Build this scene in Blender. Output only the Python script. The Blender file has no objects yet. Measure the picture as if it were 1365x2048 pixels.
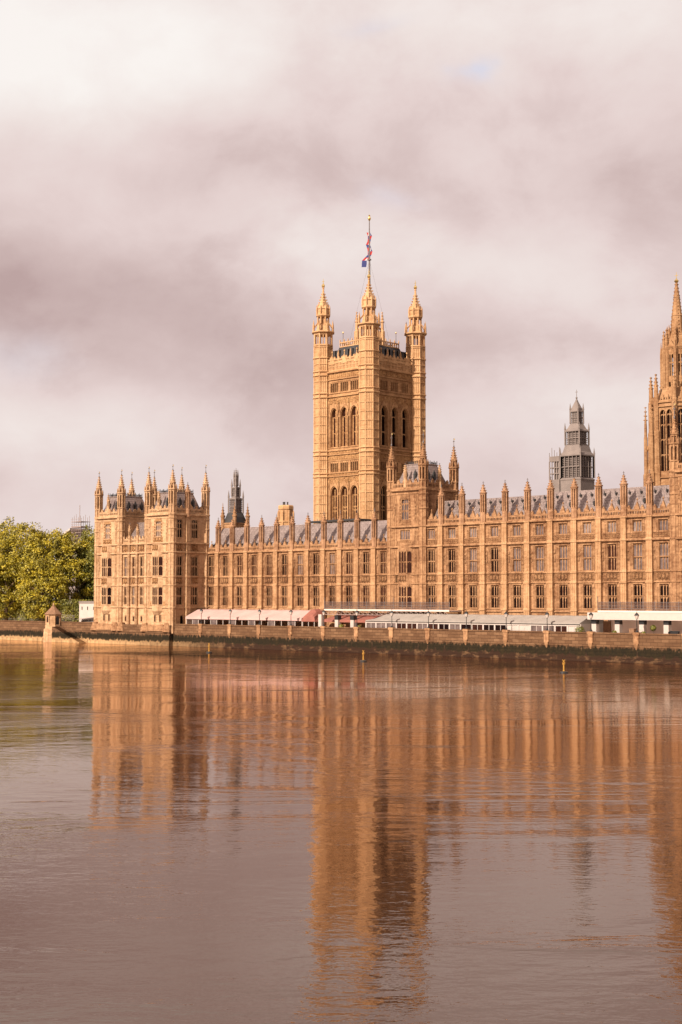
import bpy, math, random
from mathutils import Vector
R = math.radians
random.seed(7)
scn = bpy.context.scene
# ------------------------------------------------------------------ camera, sky, sun, exposure
CAM_Z = 11.75
cam = bpy.data.objects.new('camera', bpy.data.cameras.new('camera'))
scn.collection.objects.link(cam)
scn.camera = cam
cam.location = (0, 0, CAM_Z)
cam.rotation_euler = (R(90 + 3.408), 0, R(43.598))
cam.data.sensor_width = 36
cam.data.lens = 50
cam.data.clip_start = 0.5
cam.data.clip_end = 6000
SUN_AZ, SUN_EL = R(-5.0), R(32)          # azimuth measured from the river-front normal towards the south
to_sun = Vector((-math.sin(SUN_AZ) * math.cos(SUN_EL), -math.cos(SUN_AZ) * math.cos(SUN_EL), math.sin(SUN_EL)))
sun = bpy.data.objects.new('sun', bpy.data.lights.new('sun', 'SUN'))
scn.collection.objects.link(sun)
sun.data.energy = 2.62
sun.data.angle = R(0.6)
sun.data.color = (1.0, 0.91, 0.80)
sun.rotation_euler = to_sun.to_track_quat('Z', 'Y').to_euler()
scn.view_settings.view_transform = 'Standard'
scn.view_settings.look = 'None'
scn.view_settings.exposure = 1.65
scn.view_settings.gamma = 1.0


class NT:
    """tiny node-tree helper"""
    def __init__(s, tree):
        s.t = tree
        s.t.nodes.clear()

    def n(s, typ, **kw):
        nd = s.t.nodes.new(typ)
        for k, v in kw.items():
            if k.startswith('i_'):
                key = k[2:].replace('_', ' ')
                key = int(key) if key.isdigit() else key
                s.put(nd.inputs[key], v)
            else:
                setattr(nd, k, v)
        return nd

    def put(s, sock, v):
        if isinstance(v, bpy.types.NodeSocket):
            s.t.links.new(v, sock)
        elif isinstance(v, bpy.types.Node):
            s.t.links.new(v.outputs[0], sock)
        else:
            sock.default_value = v

    def m(s, op, a, b=0.0, c=0.0, clamp=False):
        nd = s.t.nodes.new('ShaderNodeMath')
        nd.operation = op
        nd.use_clamp = clamp
        for i, v in enumerate((a, b, c)):
            s.put(nd.inputs[i], v)
        return nd.outputs[0]

    def mix(s, f, a, b, blend='MIX'):
        nd = s.t.nodes.new('ShaderNodeMix')
        nd.data_type = 'RGBA'
        nd.blend_type = blend
        s.put(nd.inputs[0], f)
        for i, v in ((6, a), (7, b)):
            if isinstance(v, (tuple, list)) and len(v) == 3:
                v = (*v, 1)
            s.put(nd.inputs[i], v)
        return nd.outputs[2]

    def ramp(s, f, stops, interp='LINEAR'):
        nd = s.t.nodes.new('ShaderNodeValToRGB')
        nd.color_ramp.interpolation = interp
        e = nd.color_ramp.elements
        while len(e) < len(stops):
            e.new(0.5)
        for el, (p, col) in zip(e, stops):
            el.position = p
            if not isinstance(col, (tuple, list)):
                col = (col, col, col)
            el.color = (*col, 1)
        s.put(nd.inputs[0], f)
        return nd.outputs[0]

    def noise(s, vec, scale, detail=4, rough=0.55, dist=0.0):
        nd = s.n('ShaderNodeTexNoise')
        s.put(nd.inputs['Vector'], vec)
        nd.inputs['Scale'].default_value = scale
        nd.inputs['Detail'].default_value = detail
        nd.inputs['Roughness'].default_value = rough
        nd.inputs['Distortion'].default_value = dist
        return nd.outputs[0]

    def scale(s, vec, sc):
        nd = s.n('ShaderNodeVectorMath', operation='MULTIPLY')
        s.put(nd.inputs[0], vec)
        nd.inputs[1].default_value = sc
        return nd.outputs[0]


def srgb(r, g, b):
    f = lambda c: (c / 255 / 12.92) if c <= 10 else ((c / 255 + 0.055) / 1.055) ** 2.4
    return (f(r), f(g), f(b))


def make_world():
    w = bpy.data.worlds.new('World')
    scn.world = w
    w.use_nodes = True
    k = NT(w.node_tree)
    tc = k.n('ShaderNodeTexCoord')
    sep = k.n('ShaderNodeSeparateXYZ')
    k.put(sep.inputs[0], tc.outputs['Generated'])
    x, y, z = sep.outputs[0], sep.outputs[1], sep.outputs[2]
    # azimuth (to the north of west-south-west) and elevation of the looked-at part of the sky
    cx, sx = math.cos(R(46.402)), math.sin(R(46.402))
    fwd = k.m('ADD', k.m('MULTIPLY', x, -cx), k.m('MULTIPLY', y, sx))
    rgt = k.m('ADD', k.m('MULTIPLY', x, sx), k.m('MULTIPLY', y, cx))
    az = k.m('ARCTAN2', rgt, fwd)
    el = k.m('ARCSINE', z)
    comb = k.n('ShaderNodeCombineXYZ')
    k.put(comb.inputs[0], az)
    k.put(comb.inputs[1], k.m('MULTIPLY', el, 1.45))
    p = comb.outputs[0]
    n_w1 = k.noise(p, 6.0, 5, 0.55)
    n_w2 = k.noise(k.scale(p, (1, 1, 1)), 9.0, 5, 0.55)
    off = k.n('ShaderNodeVectorMath', operation='ADD')
    k.put(off.inputs[0], p)
    off.inputs[1].default_value = (5.2, 3.7, 1.1)
    n_w2 = k.noise(off.outputs[0], 6.0, 5, 0.55)
    azw = k.m('ADD', az, k.m('MULTIPLY', k.m('SUBTRACT', n_w1, 0.5), 0.16))
    elw = k.m('ADD', el, k.m('MULTIPLY', k.m('SUBTRACT', n_w2, 0.5), 0.075))
    n_big = k.noise(off.outputs[0], 3.2, 7, 0.55, 0.3)
    n_det = k.noise(p, 10.0, 8, 0.58, 0.25)
    base = k.m('ADD', k.m('MULTIPLY', k.m('SUBTRACT', n_big, 0.5), 0.65), k.m('MULTIPLY', k.m('SUBTRACT', n_det, 0.5), 0.50))
    edge = k.ramp(k.m('ADD', k.m('MULTIPLY', n_big, .75), k.m('MULTIPLY', n_det, .38)), [(.52, 0.0), (.60, 1.0)], 'EASE')
    val = k.m('ADD', k.m('ADD', base, 0.475), k.m('MULTIPLY', edge, .06))

    def blob(a, e, ra, re, amp, hard=0.0):
        da = k.m('MULTIPLY', k.m('SUBTRACT', azw, a), 1 / ra)
        de = k.m('MULTIPLY', k.m('SUBTRACT', elw, e), 1 / re)
        d2 = k.m('ADD', k.m('MULTIPLY', da, da), k.m('MULTIPLY', de, de))
        return k.m('MULTIPLY', k.m('POWER', 2.718, k.m('MULTIPLY', d2, -1.0)), amp)
    # cloud masses: (azimuth, elevation, half widths, brightness)
    for px, py, rx, ry, amp in (
            (40, 130, 420, 200, .40), (760, 60, 500, 120, .18), (1300, 40, 260, 130, .20),
            (430, 350, 620, 90, -.20), (110, 600, 480, 130, -.46), (470, 740, 330, 90, -.26),
            (600, 520, 240, 60, .30), (60, 850, 480, 70, .12), (1010, 860, 330, 110, .22),
            (1010, 700, 260, 45, -.14), (1300, 370, 260, 120, -.20), (1010, 560, 300, 90, .12),
            (560, 860, 200, 60, -.12), (950, 330, 250, 120, .05), (100, 980, 300, 60, -.10)):
        val = k.m('ADD', val, blob((px - 682) / 2844, (1193 - py) / 2844, rx / 2844, ry / 2844, amp))
    cloud = k.ramp(val, [(0.0, srgb(190, 165, 163)), (0.27, srgb(212, 190, 187)), (0.50, srgb(230, 211, 208)),
                         (0.74, srgb(240, 227, 223)), (1.0, srgb(251, 245, 241))])
    gap = k.m('ADD', k.m('ADD', blob((934 - 682) / 2844, (1193 - 190) / 2844, 30 / 2844, 22 / 2844, 1.0),
                         blob((740 - 682) / 2844, (1193 - 92) / 2844, 60 / 2844, 16 / 2844, .38)),
              k.m('ADD', blob((775 - 682) / 2844, (1193 - 425) / 2844, 40 / 2844, 26 / 2844, .30), blob((10 - 682) / 2844, (1193 - 735) / 2844, 60 / 2844, 40 / 2844, .30)))
    gap = k.m('MULTIPLY', gap, 1.0, clamp=True)
    sky = k.n('ShaderNodeTexSky', sky_type='NISHITA', sun_disc=False)
    sky.sun_elevation = SUN_EL
    sky.sun_rotation = math.atan2(to_sun.x, to_sun.y)
    b1 = k.n('ShaderNodeBackground', i_Color=sky.outputs[0], i_Strength=0.08)
    b2 = k.n('ShaderNodeBackground', i_Color=cloud, i_Strength=0.315)
    mx = k.n('ShaderNodeMixShader')
    k.put(mx.inputs[0], k.m('MULTIPLY', gap, 0.27))
    k.put(mx.inputs[1], b2.outputs[0])
    k.put(mx.inputs[2], b1.outputs[0])
    out = k.n('ShaderNodeOutputWorld')
    k.put(out.inputs[0], mx.outputs[0])


make_world()


# ------------------------------------------------------------------ materials
def mat(name):
    m = bpy.data.materials.new(name)
    m.use_nodes = True
    k = NT(m.node_tree)
    out = k.n('ShaderNodeOutputMaterial')
    bs = k.n('ShaderNodeBsdfPrincipled')
    k.put(out.inputs[0], bs.outputs[0])
    return m, k, bs, out


def wpos(k):
    return k.n('ShaderNodeNewGeometry').outputs['Position']


def bump(k, bs, h, strength, dist=0.05):
    b = k.n('ShaderNodeBump')
    b.inputs['Strength'].default_value = strength
    b.inputs['Distance'].default_value = dist
    k.put(b.inputs['Height'], h)
    k.put(bs.inputs['Normal'], b.outputs[0])


def stone(name, light, dark, carve=0.0, soot=0.5):
    m, k, bs, _ = mat(name)
    p = wpos(k)
    a = k.noise(p, 0.22, 6, 0.6)
    b = k.noise(p, 1.9, 5, 0.62)
    vor = k.n('ShaderNodeTexVoronoi', feature='F1', distance='CHEBYCHEV')
    k.put(vor.inputs['Vector'], k.scale(p, (0.9, 0.9, 2.0)))
    vor.inputs['Scale'].default_value = 1.25
    blk = k.n('ShaderNodeSeparateColor')
    k.put(blk.inputs[0], vor.outputs['Color'])
    t = k.m('ADD', k.m('ADD', k.m('MULTIPLY', a, .68), k.m('MULTIPLY', b, .42)), k.m('MULTIPLY', k.m('SUBTRACT', blk.outputs[0], .5), .17))
    col = k.mix(k.ramp(t, [(.36, 0.0), (.68, 1.0)]), dark, light)
    st = k.noise(k.scale(p, (1.1, 1.1, .16)), 1.6, 5, 0.65)
    col = k.mix(k.ramp(st, [(.52, 0.0), (.74, soot)]), col, tuple(c * q for c, q in zip(dark, (.52, .44, .40))))
    if carve:
        v2 = k.n('ShaderNodeTexVoronoi', feature='SMOOTH_F1')
        k.put(v2.inputs['Vector'], p)
        v2.inputs['Scale'].default_value = 2.3
        h = k.noise(p, 3.4, 3, 0.7, 1.2)
        hh = k.m('ADD', k.m('MULTIPLY', v2.outputs['Distance'], .8), h)
        bump(k, bs, hh, 1.0, 0.30 * carve)
    else:
        bump(k, bs, k.noise(p, 2.6, 6, 0.7), 0.35, 0.08)
    k.put(bs.inputs['Base Color'], col)
    bs.inputs['Roughness'].default_value = 0.86
    bs.inputs['Specular IOR Level'].default_value = 0.25
    return m


def plain(name, col, rough=0.6, var=0.18, scale=1.2, metallic=0.0, spec=0.4):
    m, k, bs, _ = mat(name)
    p = wpos(k)
    n = k.noise(p, scale, 5, 0.6)
    c = k.mix(k.ramp(n, [(.3, 0.0), (.7, 1.0)]), tuple(q * (1 - var) for q in col), tuple(min(1, q * (1 + var)) for q in col))
    k.put(bs.inputs['Base Color'], c)
    bs.inputs['Roughness'].default_value = rough
    bs.inputs['Metallic'].default_value = metallic
    bs.inputs['Specular IOR Level'].default_value = spec
    return m


M = {}
M['stone'] = stone('honey_limestone', (.355, .190, .092), (.150, .062, .025), soot=.75)
M['butt'] = stone('clean_limestone', (.435, .247, .124), (.27, .134, .058), soot=.6)
M['pinst'] = stone('weathered_limestone', (.34, .182, .096), (.19, .086, .038), soot=.7)
M['carved'] = stone('carved_limestone', (.31, .158, .072), (.145, .058, .023), carve=1.0)
M['pav'] = stone('pale_limestone', (.48, .290, .158), (.27, .142, .066), soot=.55)
M['pavcarved'] = stone('pale_carved_limestone', (.42, .22, .095), (.22, .092, .034), carve=1.0)
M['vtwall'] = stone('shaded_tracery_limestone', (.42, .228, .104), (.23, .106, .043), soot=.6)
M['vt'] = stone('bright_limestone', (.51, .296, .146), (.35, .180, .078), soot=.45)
M['vtcarved'] = stone('bright_carved_limestone', (.46, .245, .102), (.25, .110, .040), carve=1.0)
M['ct'] = stone('brown_limestone', (.34, .185, .088), (.19, .085, .034))
M['slate'] = None
M['gold'] = plain('gilded_metal', (.95, .66, .25), .3, .1, 3, metallic=1.0)
M['darkiron'] = plain('dark_iron', (.035, .030, .028), .55, .3, .6)
M['iron'] = plain('grey_iron_finial', (.13, .10, .09), .6, .3, 2)
M['white'] = plain('white_paint', (.41, .335, .285), .55, .06, .8)
M['cream'] = plain('cream_render', (.58, .44, .36), .7, .07, .35)
M['blackpaint'] = plain('black_paint', (.018, .016, .015), .4, .2, 2)
M['lampglass'] = plain('lantern_glass', (.45, .36, .30), .2, .1, 3)
M['pinkfabric'] = plain('pink_canvas', (.44, .275, .235), .8, .10, .35)
M['redfabric'] = plain('red_canvas', (.23, .075, .05), .8, .15, .8)
M['greyfabric'] = plain('grey_white_canvas', (.27, .225, .19), .6, .15, .5)
M['timber'] = plain('weathered_timber', (.20, .10, .05), .8, .3, 2)
M['scaffold'] = plain('scaffold_steel', (.26, .18, .15), .5, .2, 1)
M['yellow'] = plain('yellow_paint', (.33, .16, .02), .5, .15, 2)
M['earth'] = plain('earth', (.10, .075, .04), .9, .3, .3)
M['terracotta'] = plain('terracotta', (.22, .08, .04), .8, .2, 3)
M['sheet'] = plain('grey_sheeting', (.175, .133, .113), .75, .14, .45)
M['sheetdark'] = plain('dark_louvre', (.10, .074, .062), .7, .25, .6)
M['flagred'] = plain('flag_red', (.36, .018, .014), .7, .05, 1)
M['flagwhite'] = plain('flag_white', (.52, .46, .43), .7, .05, 1)
M['flagblue'] = plain('flag_blue', (.03, .035, .13), .7, .05, 1)


def slate():
    m, k, bs, _ = mat('cast_iron_roof_plates')
    p = wpos(k)
    br = k.n('ShaderNodeTexBrick')
    uv = k.n('ShaderNodeCombineXYZ')
    sp = k.n('ShaderNodeSeparateXYZ')
    k.put(sp.inputs[0], p)
    k.put(uv.inputs[0], k.m('ADD', sp.outputs[0], sp.outputs[1]))
    k.put(uv.inputs[1], sp.outputs[2])
    k.put(br.inputs['Vector'], uv.outputs[0])
    br.inputs['Scale'].default_value = 1.0
    br.inputs['Brick Width'].default_value = 1.1
    br.inputs['Row Height'].default_value = .55
    br.inputs['Mortar Size'].default_value = .035
    br.inputs['Color1'].default_value = (.36, .27, .235, 1)
    br.inputs['Color2'].default_value = (.29, .215, .185, 1)
    br.inputs['Mortar'].default_value = (.16, .115, .10, 1)
    n = k.noise(k.scale(p, (1, 1, .3)), .9, 5, .6)
    c = k.mix(k.ramp(n, [(.45, 0.0), (.75, .6)]), br.outputs[0], (.13, .09, .078))
    k.put(bs.inputs['Base Color'], c)
    bs.inputs['Roughness'].default_value = .46
    bs.inputs['Metallic'].default_value = .65
    bump(k, bs, br.outputs['Fac'], .5, -.04)
    return m


M['slate'] = slate()


def glass(name, col, rough=.12):
    m, k, bs, _ = mat(name)
    p = wpos(k)
    n = k.noise(p, .9, 3, .5)
    k.put(bs.inputs['Base Color'], k.mix(k.ramp(n, [(.35, 0.0), (.65, 1.0)]), tuple(c * .55 for c in col), col))
    bs.inputs['Roughness'].default_value = rough
    bs.inputs['Specular IOR Level'].default_value = .12
    bump(k, bs, k.noise(p, 1.7, 2, .5), .12, .05)
    return m


M['glass'] = glass('dark_leaded_glass', (.010, .0035, .0028))
M['glassmid'] = glass('greyed_leaded_glass', (.15, .105, .092), .2)
M['glasspale'] = glass('blind_behind_glass', (.225, .165, .140), .3)
M['glassbrown'] = glass('sunlit_brown_glass', (.040, .014, .009), .2)


def net():
    m, k, bs, out = mat('debris_netting')
    bs.inputs['Base Color'].default_value = (.07, .035, .025, 1)
    bs.inputs['Roughness'].default_value = .9
    tr = k.n('ShaderNodeBsdfTransparent')
    mx = k.n('ShaderNodeMixShader')
    n = k.noise(wpos(k), .8, 3, .5)
    k.put(mx.inputs[0], k.ramp(n, [(.35, .50), (.65, .75)]))
    k.put(mx.inputs[1], tr.outputs[0])
    k.put(mx.inputs[2], bs.outputs[0])
    k.put(out.inputs[0], mx.outputs[0])
    return m


M['net'] = net()


def leaf(name, a, b, c):
    m, k, bs, out = mat(name)
    p = wpos(k)
    n = k.noise(p, .35, 4, .6)
    n2 = k.noise(p, 1.7, 3, .6)
    t = k.m('ADD', k.m('MULTIPLY', n, .6), k.m('MULTIPLY', n2, .4))
    col = k.ramp(t, [(.39, a), (.51, b), (.65, c)])
    k.put(bs.inputs['Base Color'], col)
    bs.inputs['Roughness'].default_value = .6
    tl = k.n('ShaderNodeBsdfTranslucent')
    k.put(tl.inputs[0], col)
    mx = k.n('ShaderNodeMixShader', i_0=.12)
    k.put(mx.inputs[1], bs.outputs[0])
    k.put(mx.inputs[2], tl.outputs[0])
    k.put(out.inputs[0], mx.outputs[0])
    return m


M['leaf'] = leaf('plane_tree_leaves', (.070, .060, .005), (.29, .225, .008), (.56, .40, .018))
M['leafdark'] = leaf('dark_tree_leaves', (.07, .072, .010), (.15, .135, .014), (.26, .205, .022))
M['bark'] = plain('bark', (.16, .10, .06), .9, .35, 2)


def wallmat():
    m, k, bs, _ = mat('embankment_granite')
    p = wpos(k)
    sp = k.n('ShaderNodeSeparateXYZ')
    k.put(sp.inputs[0], p)
    x, y, z = sp.outputs
    uv = k.n('ShaderNodeCombineXYZ')
    k.put(uv.inputs[0], k.m('ADD', x, y))
    k.put(uv.inputs[1], z)
    br = k.n('ShaderNodeTexBrick')
    k.put(br.inputs['Vector'], uv.outputs[0])
    br.inputs['Scale'].default_value = 1
    br.inputs['Brick Width'].default_value = 1.5
    br.inputs['Row Height'].default_value = .62
    br.inputs['Mortar Size'].default_value = .03
    br.inputs['Color1'].default_value = (.175, .092, .046, 1)
    br.inputs['Color2'].default_value = (.105, .051, .024, 1)
    br.inputs['Mortar'].default_value = (.07, .030, .014, 1)
    n1 = k.noise(k.scale(p, (.5, .5, 1.6)), .55, 6, .62)
    n2 = k.noise(k.scale(p, (1, 1, .35)), 1.2, 6, .68)
    n3 = k.noise(p, 2.4, 5, .65)
    base = k.mix(k.ramp(n1, [(.42, 0.0), (.72, .7)]), br.outputs[0], (.075, .034, .016))
    # tide stains: the algae band, the washed zone beneath it
    zz = k.m('ADD', z, k.m('ADD', k.m('MULTIPLY', k.m('SUBTRACT', n2, .5), 3.0), k.m('MULTIPLY', k.m('SUBTRACT', n3, .5), .5)))
    alg = k.ramp(k.m('DIVIDE', zz, 6.0), [(.155, 0.0), (.215, 1.0), (.405, 1.0), (.465, 0.0)])
    algc = k.mix(k.ramp(n2, [(.40, 0.0), (.68, 1.0)]), (.005, .005, .002), (.020, .0125, .004))
    low = k.ramp(k.m('DIVIDE', zz, 6.0), [(.17, 1.0), (.27, 0.0)])
    far = k.m('MULTIPLY', k.m('ADD', x, 245.0), -1 / 45.0, clamp=True)   # the river has silted the southern end pale
    n4 = k.noise(k.scale(p, (.5, .5, 1.1)), 1.0, 6, .62)
    patchy = k.mix(k.ramp(n4, [(.52, 0.0), (.66, .8)]), (.028, .012, .006), (.125, .066, .030))
    mud = k.mix(k.m('MULTIPLY', far, k.ramp(n2, [(.35, .4), (.6, 1.0)])), patchy, (.46, .27, .125))
    col = k.mix(low, base, mud)
    col = k.mix(k.m('MULTIPLY', alg, k.ramp(n2, [(.30, .2), (.42, .95)])), col, algc)
    k.put(bs.inputs['Base Color'], col)
    bs.inputs['Roughness'].default_value = .85
    bs.inputs['Specular IOR Level'].default_value = .15
    bump(k, bs, k.m('ADD', k.m('MULTIPLY', br.outputs['Fac'], -.5), n3), .8, .12)
    return m


M['wall'] = wallmat()


def watermat():
    m, k, bs, out = mat('river_water')
    p = wpos(k)
    bs.inputs['Base Color'].default_value = (.036, .017, .009, 1)
    bs.inputs['Roughness'].default_value = .6
    bs.inputs['Specular IOR Level'].default_value = 0
    gl_ = k.n('ShaderNodeBsdfGlossy')
    gl_.inputs['Color'].default_value = (1.0, .87, .785, 1)
    gl_.inputs['Roughness'].default_value = .02
    fr = k.n('ShaderNodeFresnel', i_IOR=1.68)
    mx = k.n('ShaderNodeMixShader')
    k.put(mx.inputs[0], fr.outputs[0])
    k.put(mx.inputs[1], bs.outputs[0])
    k.put(mx.inputs[2], gl_.outputs[0])
    k.put(out.inputs[0], mx.outputs[0])
    # local axes: crests run across the river's width
    sp = k.n('ShaderNodeSeparateXYZ')
    k.put(sp.inputs[0], p)
    ca, sa = math.cos(R(46.4)), math.sin(R(46.4))
    cross = k.m('ADD', k.m('MULTIPLY', sp.outputs[0], sa), k.m('MULTIPLY', sp.outputs[1], ca))
    along = k.m('ADD', k.m('MULTIPLY', sp.outputs[0], -ca), k.m('MULTIPLY', sp.outputs[1], sa))
    cb = k.n('ShaderNodeCombineXYZ')
    k.put(cb.inputs[0], cross)
    k.put(cb.inputs[1], along)
    q = cb.outputs[0]
    patch = k.noise(k.scale(q, (.020, .030, 1)), 1.0, 5, .6, .8)
    tiny = k.noise(k.scale(q, (3.4, 6.0, 1)), 1.0, 2, .5)
    fine = k.noise(k.scale(q, (1.3, 2.4, 1)), 1.0, 3, .5, .4)
    mid = k.noise(k.scale(q, (.36, .72, 1)), 1.0, 3, .5, .5)
    big = k.noise(k.scale(q, (.05, .13, 1)), 1.0, 3, .5)
    line = k.noise(k.scale(q, (.022, .085, 1)), 1.0, 5, .6, 1.6)
    gust = k.m('ADD', k.ramp(patch, [(.36, .35), (.50, .95), (.64, 2.9)]), k.ramp(line, [(.60, 0.0), (.74, 1.2)]))
    h = k.m('ADD', k.m('ADD', k.m('MULTIPLY', tiny, .0056), k.m('MULTIPLY', fine, .0150)), k.m('ADD', k.m('MULTIPLY', mid, .032), k.m('MULTIPLY', big, .050)))
    h = k.m('MULTIPLY', h, gust)
    b = k.n('ShaderNodeBump')
    b.inputs['Strength'].default_value = 1.0
    b.inputs['Distance'].default_value = .55
    k.put(b.inputs['Height'], h)
    for nd in (bs, gl_, fr):
        k.put(nd.inputs['Normal'], b.outputs[0])
    return m


M['water'] = watermat()


# ------------------------------------------------------------------ mesh helpers
ORIGIN = {}


class MB:
    def __init__(s, ox=0.0, oy=0.0, ang=0.0):
        s.v, s.f, s.mi, s.isl = [], [], [], []
        s.cur = 0
        s.frame(ox, oy, ang)

    def frame(s, ox, oy, ang=0.0):
        s.ox, s.oy, s.c, s.s = ox, oy, math.cos(ang), math.sin(ang)
        return s

    def W(s, p):
        return (s.ox + p[0] * s.c - p[1] * s.s, s.oy + p[0] * s.s + p[1] * s.c, p[2])

    def poly(s, pts):
        b = len(s.v)
        s.isl.append((b, len(s.f)))
        s.v += [s.W(p) for p in pts]
        s.f.append(tuple(range(b, b + len(pts))))
        s.mi.append(s.cur)

    def box(s, x0, x1, y0, y1, z0, z1):
        b = len(s.v)
        s.isl.append((b, len(s.f)))
        s.v += [s.W(p) for p in ((x0, y0, z0), (x1, y0, z0), (x1, y1, z0), (x0, y1, z0), (x0, y0, z1), (x1, y0, z1), (x1, y1, z1), (x0, y1, z1))]
        for q in ((0, 3, 2, 1), (4, 5, 6, 7), (0, 1, 5, 4), (1, 2, 6, 5), (2, 3, 7, 6), (3, 0, 4, 7)):
            s.f.append(tuple(b + i for i in q))
            s.mi.append(s.cur)

    def cbox(s, x, y, w, d, z0, z1):
        s.box(x - w / 2, x + w / 2, y - d / 2, y + d / 2, z0, z1)

    def loft(s, rings, cap0=True, cap1=True):
        b = len(s.v)
        s.isl.append((b, len(s.f)))
        n = len(rings[0])
        for r in rings:
            s.v += [s.W(p) for p in r]
        for i in range(len(rings) - 1):
            for j in range(n):
                a, c = b + i * n + j, b + i * n + (j + 1) % n
                s.f.append((a, c, c + n, a + n))
                s.mi.append(s.cur)
        if cap0:
            s.f.append(tuple(b + j for j in range(n - 1, -1, -1)))
            s.mi.append(s.cur)
        if cap1:
            s.f.append(tuple(b + (len(rings) - 1) * n + j for j in range(n)))
            s.mi.append(s.cur)

    def prof(s, x, y, prof, n=8, rot=None, sx=1, sy=1):
        """stacked n-gon rings; radii are apothems"""
        rot = math.pi / n if rot is None else rot
        q = 1 / math.cos(math.pi / n)
        s.loft([[(x + sx * r * q * math.cos(rot + 2 * math.pi * j / n), y + sy * r * q * math.sin(rot + 2 * math.pi * j / n), z) for j in range(n)] for r, z in prof])

    def tube(s, p, q, r, n=6, r2=None):
        p, q = Vector(p), Vector(q)
        d = (q - p).normalized()
        a = d.orthogonal().normalized()
        b = d.cross(a)
        r2 = r if r2 is None else r2
        s.loft([[tuple(c + (a * math.cos(t) + b * math.sin(t)) * rr) for t in [2 * math.pi * j / n for j in range(n)]] for c, rr in ((p, r), (q, r2))])

    def build_split(s, name, m, parent):
        """one object for each carved piece that stands apart"""
        n = len(s.isl)
        ends = [*s.isl[1:], (len(s.v), len(s.f))]
        bb = []
        for (a, _), (b, _) in zip(s.isl, ends):
            q = s.v[a:b]
            bb.append([(min(p[i] for p in q) - .2, max(p[i] for p in q) + .2) for i in range(3)])
        par = list(range(n))

        def find(i):
            while par[i] != i:
                i = par[i]
            return i
        for i in range(n):
            for j in range(i):
                if all(bb[i][k][0] < bb[j][k][1] and bb[j][k][0] < bb[i][k][1] for k in range(3)):
                    par[find(i)] = find(j)
        groups = {}
        for i in range(n):
            groups.setdefault(find(i), []).append(i)
        for g in groups.values():
            o = MB()
            for i in g:
                (va, fa), (vb, fb) = s.isl[i], ends[i]
                off = len(o.v) - va
                o.v += s.v[va:vb]
                o.f += [tuple(k + off for k in f) for f in s.f[fa:fb]]
                o.mi += s.mi[fa:fb]
            o.build(name, m, parent)

    def build(s, name, m, parent=None, smooth=False):
        me = bpy.data.meshes.new(name)
        o0 = ORIGIN.get(parent.name, Vector((0, 0, 0))) if parent else Vector((0, 0, 0))
        me.from_pydata([(x - o0.x, y - o0.y, z - o0.z) for x, y, z in s.v], [], s.f)
        for q in (m if isinstance(m, (list, tuple)) else [m]):
            me.materials.append(q)
        me.polygons.foreach_set('material_index', s.mi)
        if smooth:
            me.polygons.foreach_set('use_smooth', [True] * len(me.polygons))
        me.update()
        o = bpy.data.objects.new(name, me)
        scn.collection.objects.link(o)
        if parent:
            o.parent = parent
        ORIGIN[o.name] = o0.copy()
        return o


def tag(o, label=None, cat=None, group=None, kind=None):
    for a, b in (('label', label), ('category', cat), ('group', group), ('kind', kind)):
        if b:
            o[a] = b
    return o


def thing(name, loc, label, cat, group=None):
    o = bpy.data.objects.new(name, None)
    scn.collection.objects.link(o)
    o.location = loc
    ORIGIN[o.name] = Vector(loc)
    return tag(o, label, cat, group)


def put(name, mesh, parent, wloc, rot=0.0):
    """another object on shared mesh data, placed at a world position under its (unrotated) parent"""
    o = bpy.data.objects.new(name, mesh)
    scn.collection.objects.link(o)
    o.parent = parent
    po = ORIGIN[parent.name]
    o.location = Vector(wloc) - po
    o.rotation_euler = (0, 0, rot)
    ORIGIN[o.name] = Vector(wloc)
    return o


def sub(name, mesh, parent, loc=(0, 0, 0)):
    """a sub-part on shared mesh data at a local offset"""
    o = bpy.data.objects.new(name, mesh)
    scn.collection.objects.link(o)
    o.parent = parent
    o.location = loc
    return o


def mesh_of(mb, name, m):
    me = bpy.data.meshes.new(name)
    me.from_pydata(mb.v, [], mb.f)
    for q in (m if isinstance(m, (list, tuple)) else [m]):
        me.materials.append(q)
    me.polygons.foreach_set('material_index', mb.mi)
    me.update()
    return me


def arch_pts(x0, x1, zs, za, n=6):
    """pointed arch from (x0,zs) over the apex to (x1,zs)"""
    xm = (x0 + x1) / 2
    L = [(x0 + (xm - x0) * (1 - math.cos(t)), zs + (za - zs) * math.sin(t) ** .9) for t in [math.pi / 2 * i / n for i in range(n + 1)]]
    L = [(x0 + (xm - x0) * (i / n) ** 1.7, zs + (za - zs) * (1 - (1 - i / n) ** 1.75)) for i in range(n + 1)]
    return L + [(x0 + x1 - x, z) for x, z in L[-2::-1]]


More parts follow.
